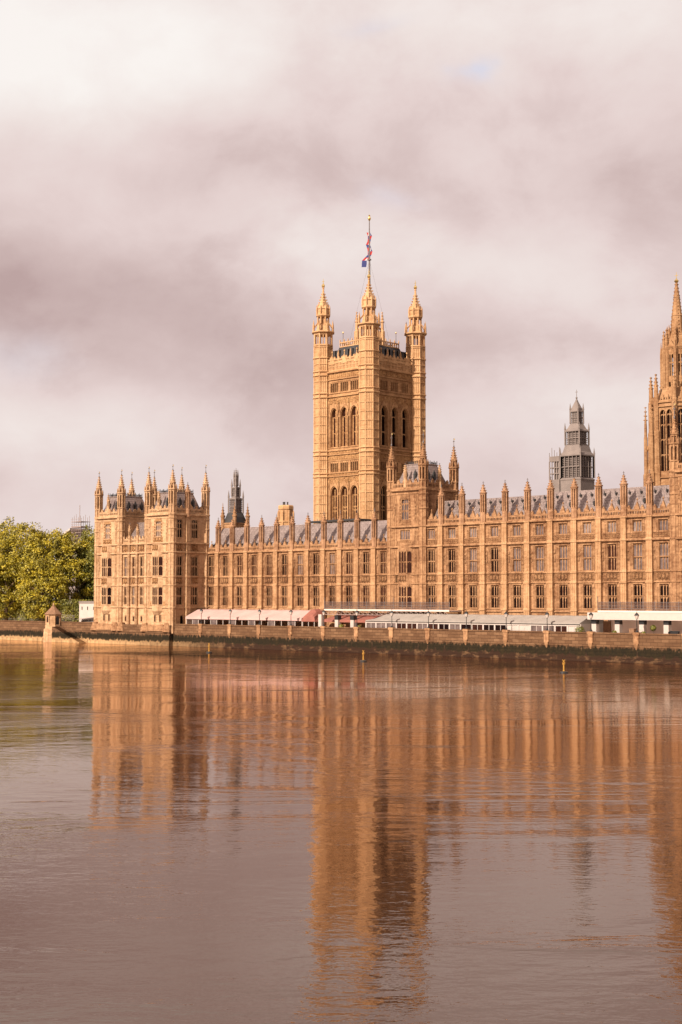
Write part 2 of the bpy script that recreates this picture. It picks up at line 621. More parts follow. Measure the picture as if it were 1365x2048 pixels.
def wallface(mb, x0, x1, z0, z1, ops, y=0.0, depth=.5, back=True):
    """flat wall with real openings; ops = (x0,x1,z0,z1[,spring])"""
    xs = sorted({x0, x1, *[o[0] for o in ops], *[o[1] for o in ops]})
    zs = sorted({z0, z1, *[o[2] for o in ops], *[o[3] for o in ops]})
    for i in range(len(zs) - 1):
        run = None
        for j in range(len(xs)):
            solid = False
            if j < len(xs) - 1:
                cx, cz = (xs[j] + xs[j + 1]) / 2, (zs[i] + zs[i + 1]) / 2
                solid = not any(o[0] < cx < o[1] and o[2] < cz < o[3] for o in ops)
            if solid and run is None:
                run = xs[j]
            if not solid and run is not None:
                mb.poly([(run, y, zs[i]), (xs[j], y, zs[i]), (xs[j], y, zs[i + 1]), (run, y, zs[i + 1])])
                run = None
    for o in ops:
        a, b, c, d = o[:4]
        sp = o[4] if len(o) > 4 and o[4] else None
        t = sp if sp else d
        mb.poly([(a, y, c), (a, y + depth, c), (a, y + depth, t), (a, y, t)])
        mb.poly([(b, y, c), (b, y, t), (b, y + depth, t), (b, y + depth, c)])
        mb.poly([(a, y, c), (b, y, c), (b, y + depth, c), (a, y + depth, c)])
        if sp:
            P = arch_pts(a, b, sp, d)
            h = len(P) // 2
            for i in range(len(P) - 1):
                (xa, za), (xb, zb) = P[i], P[i + 1]
                mb.poly([(xa, y, za), (xa, y + depth, za), (xb, y + depth, zb), (xb, y, zb)])
                if i < h:
                    mb.poly([(a, y, za), (xa, y, za), (xb, y, zb), (a, y, zb)])
                else:
                    mb.poly([(xa, y, za), (b, y, za), (b, y, zb), (xb, y, zb)])
        else:
            mb.poly([(a, y, d), (a, y + depth, d), (b, y + depth, d), (b, y, d)])


WINDOWS = {}


def window_mesh(w, h, lights, transoms, arch=0.0, mull=.16, y=.22, head=True):
    """stone frame with mullions and cusped lights + a pane; origin at the sill centre on the wall face"""
    key = (round(w, 2), round(h, 2), lights, tuple(transoms), arch, mull, y)
    if key in WINDOWS:
        return WINDOWS[key]
    fr = MB()
    hw = w / 2
    zs = h - arch
    fr.box(-hw - .10, hw + .10, -.10, .12, -.16, 0)
    step = w / lights
    for i in range(1, lights):
        x = -hw + i * step
        top = h - (abs(x) / hw) * arch * .75 if arch else h
        fr.box(x - mull / 2, x + mull / 2, y - .05, y + .05, 0, top)
    if mull > .3:
        for sg in (-1, 1):
            fr.box(sg * hw - (0 if sg < 0 else mull * .7), sg * hw + (mull * .7 if sg < 0 else 0), y - .1, y + .06, 0, zs)
    for t in transoms:
        fr.box(-hw, hw, y - .055, y + .045, t * h - .08, t * h + .08)
    if head:
        for i in range(lights):
            xa, xb = -hw + i * step + mull / 2 * (i > 0), -hw + (i + 1) * step - mull / 2 * (i < lights - 1)
            xm = (xa + xb) / 2
            for zt in [zs] + [t * h - .07 for t in transoms]:
                k = min(.42, step * .7)
                fr.poly([(xa, y, zt - k), (xm, y, zt), (xa, y, zt)])
                fr.poly([(xb, y, zt - k), (xb, y, zt), (xm, y, zt)])
            if arch:
                fr.box(xa, xb, y - .03, y + .02, zs, zs + .12)
    pn = MB()
    if arch:
        P = arch_pts(-hw, hw, zs, h)
        pn.poly([(hw, y + .06, 0)] + [(x, y + .06, z) for x, z in P[::-1]] + [(-hw, y + .06, 0)])
    else:
        pn.poly([(-hw, y + .06, 0), (hw, y + .06, 0), (hw, y + .06, h), (-hw, y + .06, h)])
    WINDOWS[key] = (fr, pn, {})
    return WINDOWS[key]


def window(parent, x, y, z, rot, spec, stone_m, glass_m):
    fr, pn, cache = window_mesh(*spec)
    ks, kg = ('f', stone_m.name), ('p', glass_m.name)
    if ks not in cache:
        cache[ks] = mesh_of(fr, 'window', stone_m)
    if kg not in cache:
        cache[kg] = mesh_of(pn, 'pane', glass_m)
    o = put('window', cache[ks], parent, (x, y, z), rot)
    sub('pane', cache[kg], o)
    return o


def crockets(mb, x, y, r0, z0, r1, z1, n=4, k=4, size=.16):
    for i in range(k):
        t = (i + .6) / k
        r, z = r0 + (r1 - r0) * t, z0 + (z1 - z0) * t
        for j in range(n):
            a = math.pi / 4 + j * math.pi / 2
            mb.cbox(x + (r + .04) * 1.1 * math.cos(a), y + (r + .04) * 1.1 * math.sin(a), size, size, z - size * .5, z + size * .7)


def panelled(mb, x, y, r, z0, z1, core=.80, rib=.17, band=.25, n=8):
    """octagonal shaft: recessed core, ribs on its corners, bands at both ends"""
    mb.prof(x, y, [(r * core, z0 + band * .5), (r * core, z1 - band * .5)], n)
    q = r / math.cos(math.pi / n)
    for j in range(n):
        a = math.pi / n + 2 * math.pi * j / n
        mb.cbox(x + q * .95 * math.cos(a), y + q * .95 * math.sin(a), rib * r, rib * r, z0 + band * .4, z1 - band * .4)
    mb.prof(x, y, [(r * 1.06, z0), (r * 1.06, z0 + band)], n)
    mb.prof(x, y, [(r * 1.06, z1 - band), (r * 1.06, z1)], n)


def cross_finial(mb, x, y, z, h):
    mb.prof(x, y, [(.07, z), (.16, z + .12 * h), (.06, z + .22 * h), (.035, z + h)], 6)
    mb.box(x - .22, x + .22, y - .04, y + .04, z + .60 * h, z + .68 * h)
    mb.box(x - .04, x + .04, y - .22, y + .22, z + .61 * h, z + .67 * h)


def pinnacle_mesh(stone_m, r=.60, shaft=5.75, cap=1.85, fin=.75):
    mb = MB()
    mb.prof(0, 0, [(r * 1.05, 0), (r * 1.05, 1.7), (r * .98, 1.9)], 8)
    panelled(mb, 0, 0, r * .95, 1.9, shaft - .05, core=.66, rib=.30)
    mb.prof(0, 0, [(r * 1.22, shaft - .05), (r * 1.3, shaft + .18), (r * .95, shaft + .25)], 8)
    mb.prof(0, 0, [(r * .93, shaft + .25), (r * .62, shaft + .25 + cap * .35), (r * .30, shaft + .25 + cap * .72), (.08, shaft + .25 + cap)], 8)
    crockets(mb, 0, 0, r * .9, shaft + .3, .10, shaft + .2 + cap, k=3, size=.17)
    mb.cur = 1
    cross_finial(mb, 0, 0, shaft + .2 + cap, fin)
    return mesh_of(mb, 'pinnacle', [stone_m, M['iron']])


def turret_top(mb, x, y, r, z0, z_body, z_tip, z_fin, gold=True):
    """upper part of a corner turret: slit stage, gallery, drum, crocketed spirelet"""
    panelled(mb, x, y, r, z0, z0 + (z_body - z0) * .40, core=.86, rib=.16)
    zs = z0 + (z_body - z0) * .40
    mb.prof(x, y, [(r * .52, zs), (r * .52, z_body)], 8)
    q = r / math.cos(math.pi / 8)
    for j in range(8):
        a = math.pi / 8 + j * math.pi / 4
        mb.cbox(x + q * .90 * math.cos(a), y + q * .90 * math.sin(a), r * .30, r * .30, zs, z_body)
    mb.prof(x, y, [(r * .95, z_body - .45), (r * 1.02, z_body - .1), (r * 1.25, z_body), (r * 1.28, z_body + .22), (r * .8, z_body + .3)], 8)
    for j in range(8):
        a = math.pi / 8 + j * math.pi / 4
        mb.prof(x + r * 1.12 * math.cos(a), y + r * 1.12 * math.sin(a), [(.09, z_body + .2), (.10, z_body + .75), (.02, z_body + 1.3)], 4)
    zd = z_body + (z_tip - z_body) * .36
    panelled(mb, x, y, r * .72, z_body + .2, zd, core=.7, rib=.24, band=.2)
    mb.prof(x, y, [(r * .78, zd), (r * .92, zd + .12), (r * .70, zd + .22)], 8)
    mb.prof(x, y, [(r * .68, zd + .2), (r * .42, zd + (z_tip - zd) * .42), (r * .2, zd + (z_tip - zd) * .74), (.07, z_tip)], 8)
    crockets(mb, x, y, r * .66, zd + .25, .08, z_tip, k=5, size=.18)
    mb.cur = 1
    cross_finial(mb, x, y, z_tip - .1, z_fin - z_tip + .1)
    mb.cur = 2
    if gold:
        mb.cbox(x + .12, y, .34, .04, z_fin - .42, z_fin - .12)
    mb.cur = 0


def string(mb, x0, x1, z, h=.22, out=.20, y=0.0):
    out *= 1.35
    mb.box(x0, x1, y - out, y + .02, z - h / 2, z + h / 2)
    mb.box(x0, x1, y - out * .22, y + .02, z - h * 1.05, z - h / 2 - .002)


def parapet(mb, x0, x1, z0, z1, y=0.0, pitch=.78, th=.28, gable=None):
    """pierced battlement between x0 and x1"""
    n = max(2, round((x1 - x0) / pitch))
    st = (x1 - x0) / n
    hb = (z1 - z0)
    mb.box(x0, x1, y, y + th, z0, z0 + hb * .22)
    mb.box(x0, x1, y + .02, y + th - .02, z0 + hb * .50, z0 + hb * .62)
    for i in range(n):
        xc = x0 + (i + .5) * st
        mb.box(xc - st * .33, xc - st * .12, y + .01, y + th - .01, z0 + hb * .22, z0 + hb * .50)
        mb.box(xc + st * .12, xc + st * .33, y + .01, y + th - .01, z0 + hb * .22, z0 + hb * .50)
        if i % 2 == 0:
            mb.box(xc - st * .48, xc + st * .48, y, y + th, z0 + hb * .62, z0 + hb * .93)
            mb.prof(xc, y + th / 2, [(st * .30, z0 + hb * .93), (.03, z1 + hb * .16)], 4)
        else:
            mb.box(xc - st * .5, xc + st * .5, y, y + th, z0 + hb * .62, z0 + hb * .70)
    if gable:
        xm, gw, gz = gable
        mb.loft([[(xm - gw / 2, yy, z0 + hb * .7), (xm + gw / 2, yy, z0 + hb * .7), (xm + .05, yy, gz), (xm - .05, yy, gz)] for yy in (y - .06, y + th + .05)])


def shield_band(mb, x0, x1, z0, z1, y=0.0, n=3):
    """carved shields in sunk panels"""
    st = (x1 - x0) / n
    for i in range(n):
        a, b = x0 + i * st + st * .08, x0 + (i + 1) * st - st * .08
        xm, h = (a + b) / 2, z1 - z0
        for (p, q) in ((a, a + st * .08), (b - st * .08, b)):
            mb.box(p, q, y - .17, y + .01, z0, z1)
        w = (b - a) * .30
        mb.loft([[(xm - w, yy, z0 + h * .82), (xm - w, yy, z0 + h * .42), (xm, yy, z0 + h * .14), (xm + w, yy, z0 + h * .42), (xm + w, yy, z0 + h * .82)] for yy in (y + .01, y - .24)])
        mb.cbox(xm, y - .09, w * .8, .26, z0 + h * .84, z0 + h * .97)
        for sgn in (-1, 1):
            mb.cbox(xm + sgn * w * 1.35, y - .08, w * .42, .22, z0 + h * .22, z0 + h * .72)


def statue(mb, x, z, y=0.0, h=1.3):
    mb.prof(x, y - .12, [(.06, z - .3), (.17, z)], 6)
    mb.prof(x, y - .13, [(.13, z), (.11, z + h * .45), (.14, z + h * .72), (.06, z + h * .83), (.08, z + h * .92), (.03, z + h)], 6)
    mb.prof(x, y - .10, [(.18, z + h + .15), (.16, z + h + .4), (.02, z + h + 1.0)], 6)


# ------------------------------------------------------------------ ground and river
def sheet(name, pts, m, kind='structure'):
    mb = MB()
    mb.poly(pts)
    return tag(mb.build(name, m), kind=kind)


sheet('river_water', [(-2500, -900, 0), (900, -900, 0), (900, 219.6, 0), (-2500, 219.6, 0)], M['water'])
sheet('ground', [(-2500, 231.5, 4.1), (900, 231.5, 4.1), (900, 3000, 4.1), (-2500, 3000, 4.1)], M['earth'])
sheet('riverside_path', [(-2500, 219.3, 4.2), (900, 219.3, 4.2), (900, 232, 4.2), (-2500, 232, 4.2)], M['cream'])
sheet('riverbed', [(-2500, -900, -4), (900, -900, -4), (900, 221, -4), (-2500, 221, -4)], M['earth'])

LAMP_U = [-254.0, -243.9, -234.1, -224.0, -213.9, -204.2, -194.4, -184.6, -174.9, -165.2, -155.7, -146.0, -136.4, -126.6, -116.8]
PIER_U = LAMP_U


def river_wall(name, u0, u1, v, label, top=5.3, piers=()):
    t = thing(name, ((u0 + u1) / 2, v, 0), label, 'river wall')
    mb = MB()
    mb.loft([[(u0, v - .5, -4), (u1, v - .5, -4), (u1, v + 1.2, -4), (u0, v + 1.2, -4)], [(u0, v, 2.75), (u1, v, 2.75), (u1, v + 1.2, 2.75), (u0, v + 1.2, 2.75)]])
    mb.box(u0, u1, v - .16, v + .7, 2.752, 3.05)
    mb.box(u0, u1, v + .02, v + .6, 3.052, 3.55)
    mb.box(u0, u1, v + .08, v + .5, 3.552, top - .24)
    mb.box(u0, u1, v - .02, v + .62, top - .24, top)
    mb.build('wall', M['wall'], t)
    for u in piers:
        pm = MB()
        pm.cbox(u, v + .2, 1.05, .76, 3.4, top - .3)
        pm.prof(u, v - .02, [(.10, 2.3), (.34, 2.9), (.46, 3.3), (.46, 3.4)], 6)
        pm.cbox(u, v + .2, 1.3, .95, top - .3, top + .14)
        pm.build('pier', M['stone'], t)
    return t


river_wall('terrace_wall', -264.6, -60, 219.1, 'long stone terrace wall with lighter piers and a dark algae band', piers=PIER_U)
river_wall('garden_wall', -460, -294.9, 219.0, 'stone embankment wall under the trees, pale mud at its foot')


# ------------------------------------------------------------------ palace: shared pieces
PIN = pinnacle_mesh(M['pinst'], shaft=6.0, cap=1.6)
PINP = pinnacle_mesh(M['pav'], r=.34, shaft=3.4, cap=1.3, fin=.5)


def buttress_mesh(stone_m, strings, z0, z1, w=1.35, proj=.76):
    mb = MB()
    zs = [z0] + [s for s in strings] + [z1]
    for i in range(len(zs) - 1):
        k = 1 - .07 * i
        ww, pp = w * (1 - .03 * i), proj * k
        mb.box(-ww / 2, ww / 2, -pp, .02, zs[i], zs[i + 1])
        # sunk panels on the face: three shafts
        for x in (-ww * .46, -ww * .16, ww * .16, ww * .46):
            mb.box(x - .055, x + .055, -pp - .09, -pp + .01, zs[i] + .35, zs[i + 1] - .35)
        mb.box(-ww / 2 - .09, ww / 2 + .09, -pp - .16, .02, zs[i + 1] - .24, zs[i + 1] - .01)
        mb.box(-ww / 2 - .05, ww / 2 + .05, -pp - .10, .02, zs[i] + .005, zs[i] + .3)
        zc = (zs[i] + zs[i + 1]) / 2
        if zs[i + 1] - zs[i] > 3:
            mb.box(-ww / 2 - .03, ww / 2 + .03, -pp - .05, .02, zc - .06, zc + .06)
    return mesh_of(mb, 'buttress', stone_m)


def wing_wall(mb, mc, x0, x1, bays, rows, strings, y=0.0, z0=4.2, ztop=22.5, ww=1.75, side=True, st=True):
    """one stretch of gothic wall in the current frame. rows = (z0,z1) of windows"""
    ops = []
    for a, b in bays:
        xm = (a + b) / 2
        for r in rows:
            ops.append((xm - ww / 2, xm + ww / 2, r[0], r[1]))
    wallface(mb, x0, x1, z0, ztop, ops, y)
    for z, h, out in strings:
        string(mb, x0, x1, z, h, out, y)
    for a, b in bays:
        xm = (a + b) / 2
        for i, r in enumerate(rows):
            hw = ww / 2
            # jamb shafts, hood and the blind panels at each side
            for s in (-1, 1):
                xx = xm + s * (hw + .13)
                mb.box(xx - .07, xx + .07, y - .14, y + .01, r[0] - .1, r[1] + .25)
                xx = xm + s * (hw + .62)
                if side and abs(xx - xm) < (b - a) / 2 - .75:
                    mb.box(xx - .06, xx + .06, y - .12, y + .01, r[0] - .1, r[1] + .35)
                    zm = r[0] + (r[1] - r[0]) * .5
                    xo = xm + s * (hw + .38)
                    mb.box(xo - .20, xo + .20, y - .05, y + .01, zm - .06, zm + .06)
                    for kz in range(1, 6):
                        zq = r[0] + (r[1] - r[0]) * kz / 6
                        mb.box(xo - .17, xo + .17, y - .045, y + .01, zq - .035, zq + .035)
                    mb.box(xo - .03, xo + .03, y - .08, y + .01, r[0], r[1] - .5)
                    mb.loft([[(xo - .22, yy, r[1] - .5), (xo + .22, yy, r[1] - .5), (xo + .16, yy, r[1] + .1), (xo, yy, r[1] + .35), (xo - .16, yy, r[1] + .1)] for yy in (y + .01, y - .09)])
            mb.box(xm - hw - .22, xm + hw + .22, y - .2, y + .01, r[1] + .12, r[1] + .30)
            if st and i == 1 and (b - a) > 4:
                for s in (-1, 1):
                    statue(mb, xm + s * (hw + 1.02), r[0] + (r[1] - r[0]) * .42, y)


GL = ['glass'] * 5 + ['glassbrown'] * 3 + ['glassmid'] * 2


def gl(w):
    return M[random.choices(['glass', 'glassbrown', 'glassmid', 'glasspale'], w)[0]]


def gable_roof(mb, x0, x1, y0, y1, z0, z1, yb=None):
    yb = (2 * y1 - y0 + 1) if yb is None else yb
    mb.loft([[(x, y0, z0), (x, y1, z1), (x, y1 + 1.1, z1), (x, yb, z0)] for x in (x0, x1)])


def lucarne_mesh(s=1.0):
    mb = MB()
    mb.box(-.28 * s, .28 * s, -.1, .7, 0, .55 * s)
    mb.loft([[(-.36 * s, yy, .552 * s), (.36 * s, yy, .552 * s), (.02, yy, 1.15 * s), (-.02, yy, 1.15 * s)] for yy in (-.16, .72)])
    mb.prof(0, 0, [(.05, 1.1 * s), (.05, 1.5 * s), (.13, 1.6 * s), (.02, 1.85 * s)], 6)
    return mesh_of(mb, 'lucarne', M['darkiron'])


LUC = lucarne_mesh(.72)
LUCS = lucarne_mesh(.42)


def wing(name, label, x0, x1, bounds, rows, cornice, z_par, z_gable, roof, strings, storey3=False):
    v = 230.0
    t = thing(name, ((x0 + x1) / 2, v + 3, 4.2), label, 'palace wing')
    mb = MB(0, v, 0)
    bays = list(zip(bounds[:-1], bounds[1:]))
    wing_wall(mb, None, x0, x1, bays, rows, strings, ztop=cornice, ww=1.85 if storey3 else 1.75)
    mb.box(x0, x1, .6, 9.0, 4.2, cornice - .5)
    mb.build('wall', M['stone'], t)
    # carved spandrel panels
    for a, b in bays:
        cb = MB(0, v, 0)
        xm = (a + b) / 2
        cb.box(a + .70, b - .70, -.05, .015, 14.80, 16.30)
        shield_band(cb, xm - 1.15, xm + 1.15, 14.82, 16.28, -.05)
        for s in (-1, 1):
            xo = xm + s * 1.55
            cb.box(xo - .28, xo + .28, -.13, .01, 14.95, 16.2)
        if storey3:
            cb.box(a + .70, b - .70, -.05, .015, 22.75, 23.55)
            for i in range(5):
                xo = xm + (i - 2) * .62
                cb.box(xo - .22, xo + .22, -.14, .01, 22.85, 23.15)
                cb.box(xo - .22, xo + .22, -.14, .01, 23.22, 23.48)
            cb.box(a + .70, b - .70, -.06, .015, 26.05, 26.55)
        cb.box(xm - .95, xm + .95, -.06, .015, 21.75, 22.2)
        for s in (-1, 1):
            cb.box(xm + s * 1.35 - .3, xm + s * 1.35 + .3, -.10, .01, 21.0, 22.1)
        cb.build_split('carved_panel', M['carved'], t)
    pm = MB(0, v, 0)
    for a, b in bays:
        xm = (a + b) / 2
        parapet(pm, a + .6, b - .6, cornice, z_par, y=-.05, gable=(xm, 1.1, z_gable))
        pm.prof(xm, .08, [(.05, z_gable - .1), (.06, z_gable + .35), (.16, z_gable + .5), (.02, z_gable + .8)], 6)
    pm.build('parapet', M['stone'], t)
    for zr, (x, z) in enumerate(()):
        pass
    bm_ = buttress_mesh(M['butt'], [s for s in (9.25, 14.55, 16.55, 22.5) if s < cornice - .5], 4.2, cornice)
    for u in bounds[1:-1]:
        o = put('buttress', bm_, t, (u, v, 0))
        sub('pinnacle', PIN, o, (0, -.1, cornice))
    h = 0
    for a, b in bays:
        xm = (a + b) / 2
        for i, r in enumerate(rows):
            if i == 0:
                g = gl((7, 1, 0, 0)) if storey3 else gl((6, 3, 0, 0))
            elif i == 1:
                g = gl((3, 1, 4, 3)) if storey3 else gl((2, 3, 3, 0))
            else:
                g = gl((0, 0, 3, 3))
            window(t, xm, v, r[0], 0, (1.85 if storey3 else 1.75, r[1] - r[0], 3, (.5,) if i < 2 else (), 0, .16), M['stone'], g)
    rm = MB(0, v, 0)
    for (ra, rb, zr) in roof:
        gable_roof(rm, ra, rb, 1.1, 5.1, cornice + .3, zr)
    ro = rm.build('roof', M['slate'], t)
    ORIGIN[ro.name] = ORIGIN[t.name]
    for a, b in bays:
        xm = (a + b) / 2
        zr = roof[-1][2] if xm > roof[-1][0] else roof[0][2]
        hh = zr - cornice - .3
        if storey3:
            for fx, fz, me in ((-.27, .76, LUCS), (.27, .76, LUCS), (0, .42, LUC)):
                sub('lucarne', me, ro, (xm + fx * (b - a) - ORIGIN[t.name].x, v + 1.1 + 4 * fz - .35 - ORIGIN[t.name].y, cornice + .3 + hh * fz - ORIGIN[t.name].z))
        else:
            for fx, fz, me in ((-.26, .22, LUCS), (.26, .22, LUCS), (.02, .34, LUC)):
                sub('lucarne', me, ro, (xm + fx * (b - a) - ORIGIN[t.name].x, v + 1.1 + 4 * fz - .35 - ORIGIN[t.name].y, cornice + .3 + hh * fz - ORIGIN[t.name].z))
    return t


S2 = [(8.85, .25, .25), (9.35, .16, .12), (11.9, .10, .06), (14.55, .22, .20), (16.52, .22, .20), (19.15, .10, .06), (22.42, .36, .42)]
b2 = [-265.30 + 5.1365 * i for i in range(13)]
wing('palace_wing', 'two-storey palace wing with grey iron roof, between the pavilion and a square river tower', -264.9, -204.3, b2,
     [(9.65, 14.1), (16.8, 21.5)], 22.5, 24.2, 24.6, [(-264.4, -204.3, 28.65)], S2)
S3 = S2 + [(26.72, .34, .40), (23.72, .12, .10)]
b3 = [-195.45 + 5.555 * i for i in range(12)]
wing('palace_wing', 'three-storey palace wing with tall pinnacles above the white canopied terrace', -194.3, -135.0, b3,
     [(9.55, 14.0), (16.8, 21.6), (23.95, 25.9)], 26.8, 28.6, 29.4, [(-194.3, -166.5, 32.2), (-166.5, -135.0, 32.65)], S3, True)


# ------------------------------------------------------------------ river towers and the end pavilion
def oriel(parent, fx, fy, rot, xc, z, h, fw, p, lights, stone_m, glass_m):
    """canted bay window: frame and panes of front and both canted sides"""
    fr, pn = MB(), MB()
    hw = fw / 2
    segs = [((-hw - p, 0), (-hw, -p), 1), ((-hw, -p), (hw, -p), lights), ((hw, -p), (hw + p, 0), 1)]
    for (a, b, n) in segs:
        L = math.hypot(b[0] - a[0], b[1] - a[1])
        ang = math.atan2(b[1] - a[1], b[0] - a[0])
        for m in (fr, pn):
            m.frame(a[0], a[1], ang)
        for i in range(n + 1):
            x = L * i / n
            w = .15 if 0 < i < n else .20
            fr.box(x - w / 2 - .05 * (i in (0, n)), x + w / 2 + .05 * (i in (0, n)), -.02, .13, 0, h)
        fr.box(0, L, -.02, .14, h * .5 - .07, h * .5 + .07)
        fr.box(0, L, -.10, .18, -.18, 0)
        fr.box(0, L, -.06, .18, h - .12, h + .2)
        for i in range(n):
            xa, xb = L * i / n, L * (i + 1) / n
            xm, k = (xa + xb) / 2, .34
            for zt in (h - .12, h * .5 - .07):
                fr.poly([(xa, .05, zt - k), (xm, .05, zt), (xa, .05, zt)])
                fr.poly([(xb, .05, zt - k), (xb, .05, zt), (xm, .05, zt)])
        pn.poly([(0, .13, 0), (L, .13, 0), (L, .13, h), (0, .13, h)])
    c, s = math.cos(rot), math.sin(rot)
    o = put('oriel_window', mesh_of(fr, 'oriel_window', stone_m), parent, (fx + xc * c, fy + xc * s, z), rot)
    sub('pane', mesh_of(pn, 'pane', glass_m), o)


def oriel_block(mb, xc, fw, p, z0, z1, y=0.0, extra=0.0):
    hw = fw / 2
    p2 = p + extra
    mb.loft([[(xc - hw - p2, y + .02, z), (xc - hw - extra * .4, y - p2, z), (xc + hw + extra * .4, y - p2, z), (xc + hw + p2, y + .02, z)] for z in (z0, z1)])


def mansard(mb, x0, x1, y0, y1, z0, z1, ins=1.7, crest=.7):
    mb.loft([[(x0, y0, z0), (x1, y0, z0), (x1, y1, z0), (x0, y1, z0)],
             [(x0 + ins, y0 + ins, z1), (x1 - ins, y0 + ins, z1), (x1 - ins, y1 - ins, z1), (x0 + ins, y1 - ins, z1)]])
    a, b, c, d = x0 + ins, x1 - ins, y0 + ins, y1 - ins
    mb.box(a - .15, b + .15, c - .15, d + .15, z1 - .1, z1 + .18)
    mb.cur = 1
    for (p, q) in (((a, c), (b, c)), ((b, c), (b, d)), ((b, d), (a, d)), ((a, d), (a, c))):
        L = math.hypot(q[0] - p[0], q[1] - p[1])
        n = max(3, int(L / .42))
        for i in range(n + 1):
            x, y = p[0] + (q[0] - p[0]) * i / n, p[1] + (q[1] - p[1]) * i / n
            mb.cbox(x, y, .11, .11, z1 + .18, z1 + .18 + crest * (1.0 if i % 3 else 1.5))
        mb.box(min(p[0], q[0]) - .03, max(p[0], q[0]) + .03, min(p[1], q[1]) - .03, max(p[1], q[1]) + .03, z1 + .18 + crest * .55, z1 + .18 + crest * .68)
    mb.cur = 0
    # iron lucarnes on the slopes
    mb.cur = 1
    for (fx, fy) in ((.33, None), (.66, None), (None, .28), (None, .5), (None, .72)):
        for sg in (0, 1):
            t = .35
            x = x0 + (x1 - x0) * fx if fx else (x1 - ins * t if sg else x0 + ins * t)
            y = y0 + (y1 - y0) * fy if fy else (y1 - ins * t if sg else y0 + ins * t)
            mb.cbox(x, y, .55, .55, z0 + (z1 - z0) * t, z0 + (z1 - z0) * (t + .2))
            mb.prof(x, y, [(.36, z0 + (z1 - z0) * (t + .2)), (.03, z0 + (z1 - z0) * (t + .42))], 4)
    mb.cur = 0


def turret(parent, x, y, r, z0, z_cor, z_body, z_tip, z_fin, m, bands):
    mb = MB()
    mb.prof(x, y, [(r * .98, z0), (r * .98, z_cor)], 8)
    q = r / math.cos(math.pi / 8)
    for j in range(8):
        a = math.pi / 8 + j * math.pi / 4
        mb.cbox(x + q * .97 * math.cos(a), y + q * .97 * math.sin(a), .16 * r, .16 * r, z0, z_cor)
    for z in bands:
        mb.prof(x, y, [(r * 1.0, z - .26), (r * 1.15, z - .1), (r * 1.15, z + .08), (r * 1.0, z + .16)], 8)
    for za, zb in zip(bands[:-1], bands[1:]):
        if zb - za > 3:
            mb.prof(x, y, [(r * 1.06, (za + zb) / 2 - .06), (r * 1.06, (za + zb) / 2 + .06)], 8)
    mb.prof(x, y, [(r * 1.0, z_cor - .45), (r * 1.2, z_cor - .12), (r * 1.2, z_cor + .12), (r, z_cor + .2)], 8)
    turret_top(mb, x, y, r, z_cor, z_body, z_tip, z_fin)
    return mb.build('turret', [m, M['iron'], M['gold']], parent)


def tower_faces(mb, u0, u1, v0, v1, z0, z1, e_ops=(), n_ops=()):
    mb.frame(u0, v0, 0)
    wallface(mb, 0, u1 - u0, z0, z1, e_ops)
    mb.frame(u1, v0, math.pi / 2)
    wallface(mb, 0, v1 - v0, z0, z1, n_ops)
    mb.frame(0, 0, 0)
    mb.poly([(u0, v1, z0), (u0, v0, z0), (u0, v0, z1), (u0, v1, z1)])
    mb.poly([(u1, v1, z0), (u0, v1, z0), (u0, v1, z1), (u1, v1, z1)])
    mb.box(u0 + .6, u1 - .6, v0 + .6, v1 - .6, z0, z1 - .05)


def each_face(mb, u0, u1, v0, v1, fn, sides='ENSW'):
    for s in sides:
        if s == 'E':
            mb.frame(u0, v0, 0)
            fn(mb, u1 - u0)
        if s == 'N':
            mb.frame(u1, v0, math.pi / 2)
            fn(mb, v1 - v0)
        if s == 'S':
            mb.frame(u0, v1, -math.pi / 2)
            fn(mb, v1 - v0)
        if s == 'W':
            mb.frame(u1, v1, math.pi)
            fn(mb, u1 - u0)
    mb.frame(0, 0, 0)


def face_ribs(mb, xs, z0, z1, strings):
    zs = [z0] + [z for z in strings if z0 < z < z1] + [z1]
    for x in xs:
        for a, b in zip(zs[:-1], zs[1:]):
            if b - a > .8:
                mb.box(x - .07, x + .07, -.13, .01, a + .15, b - .15)


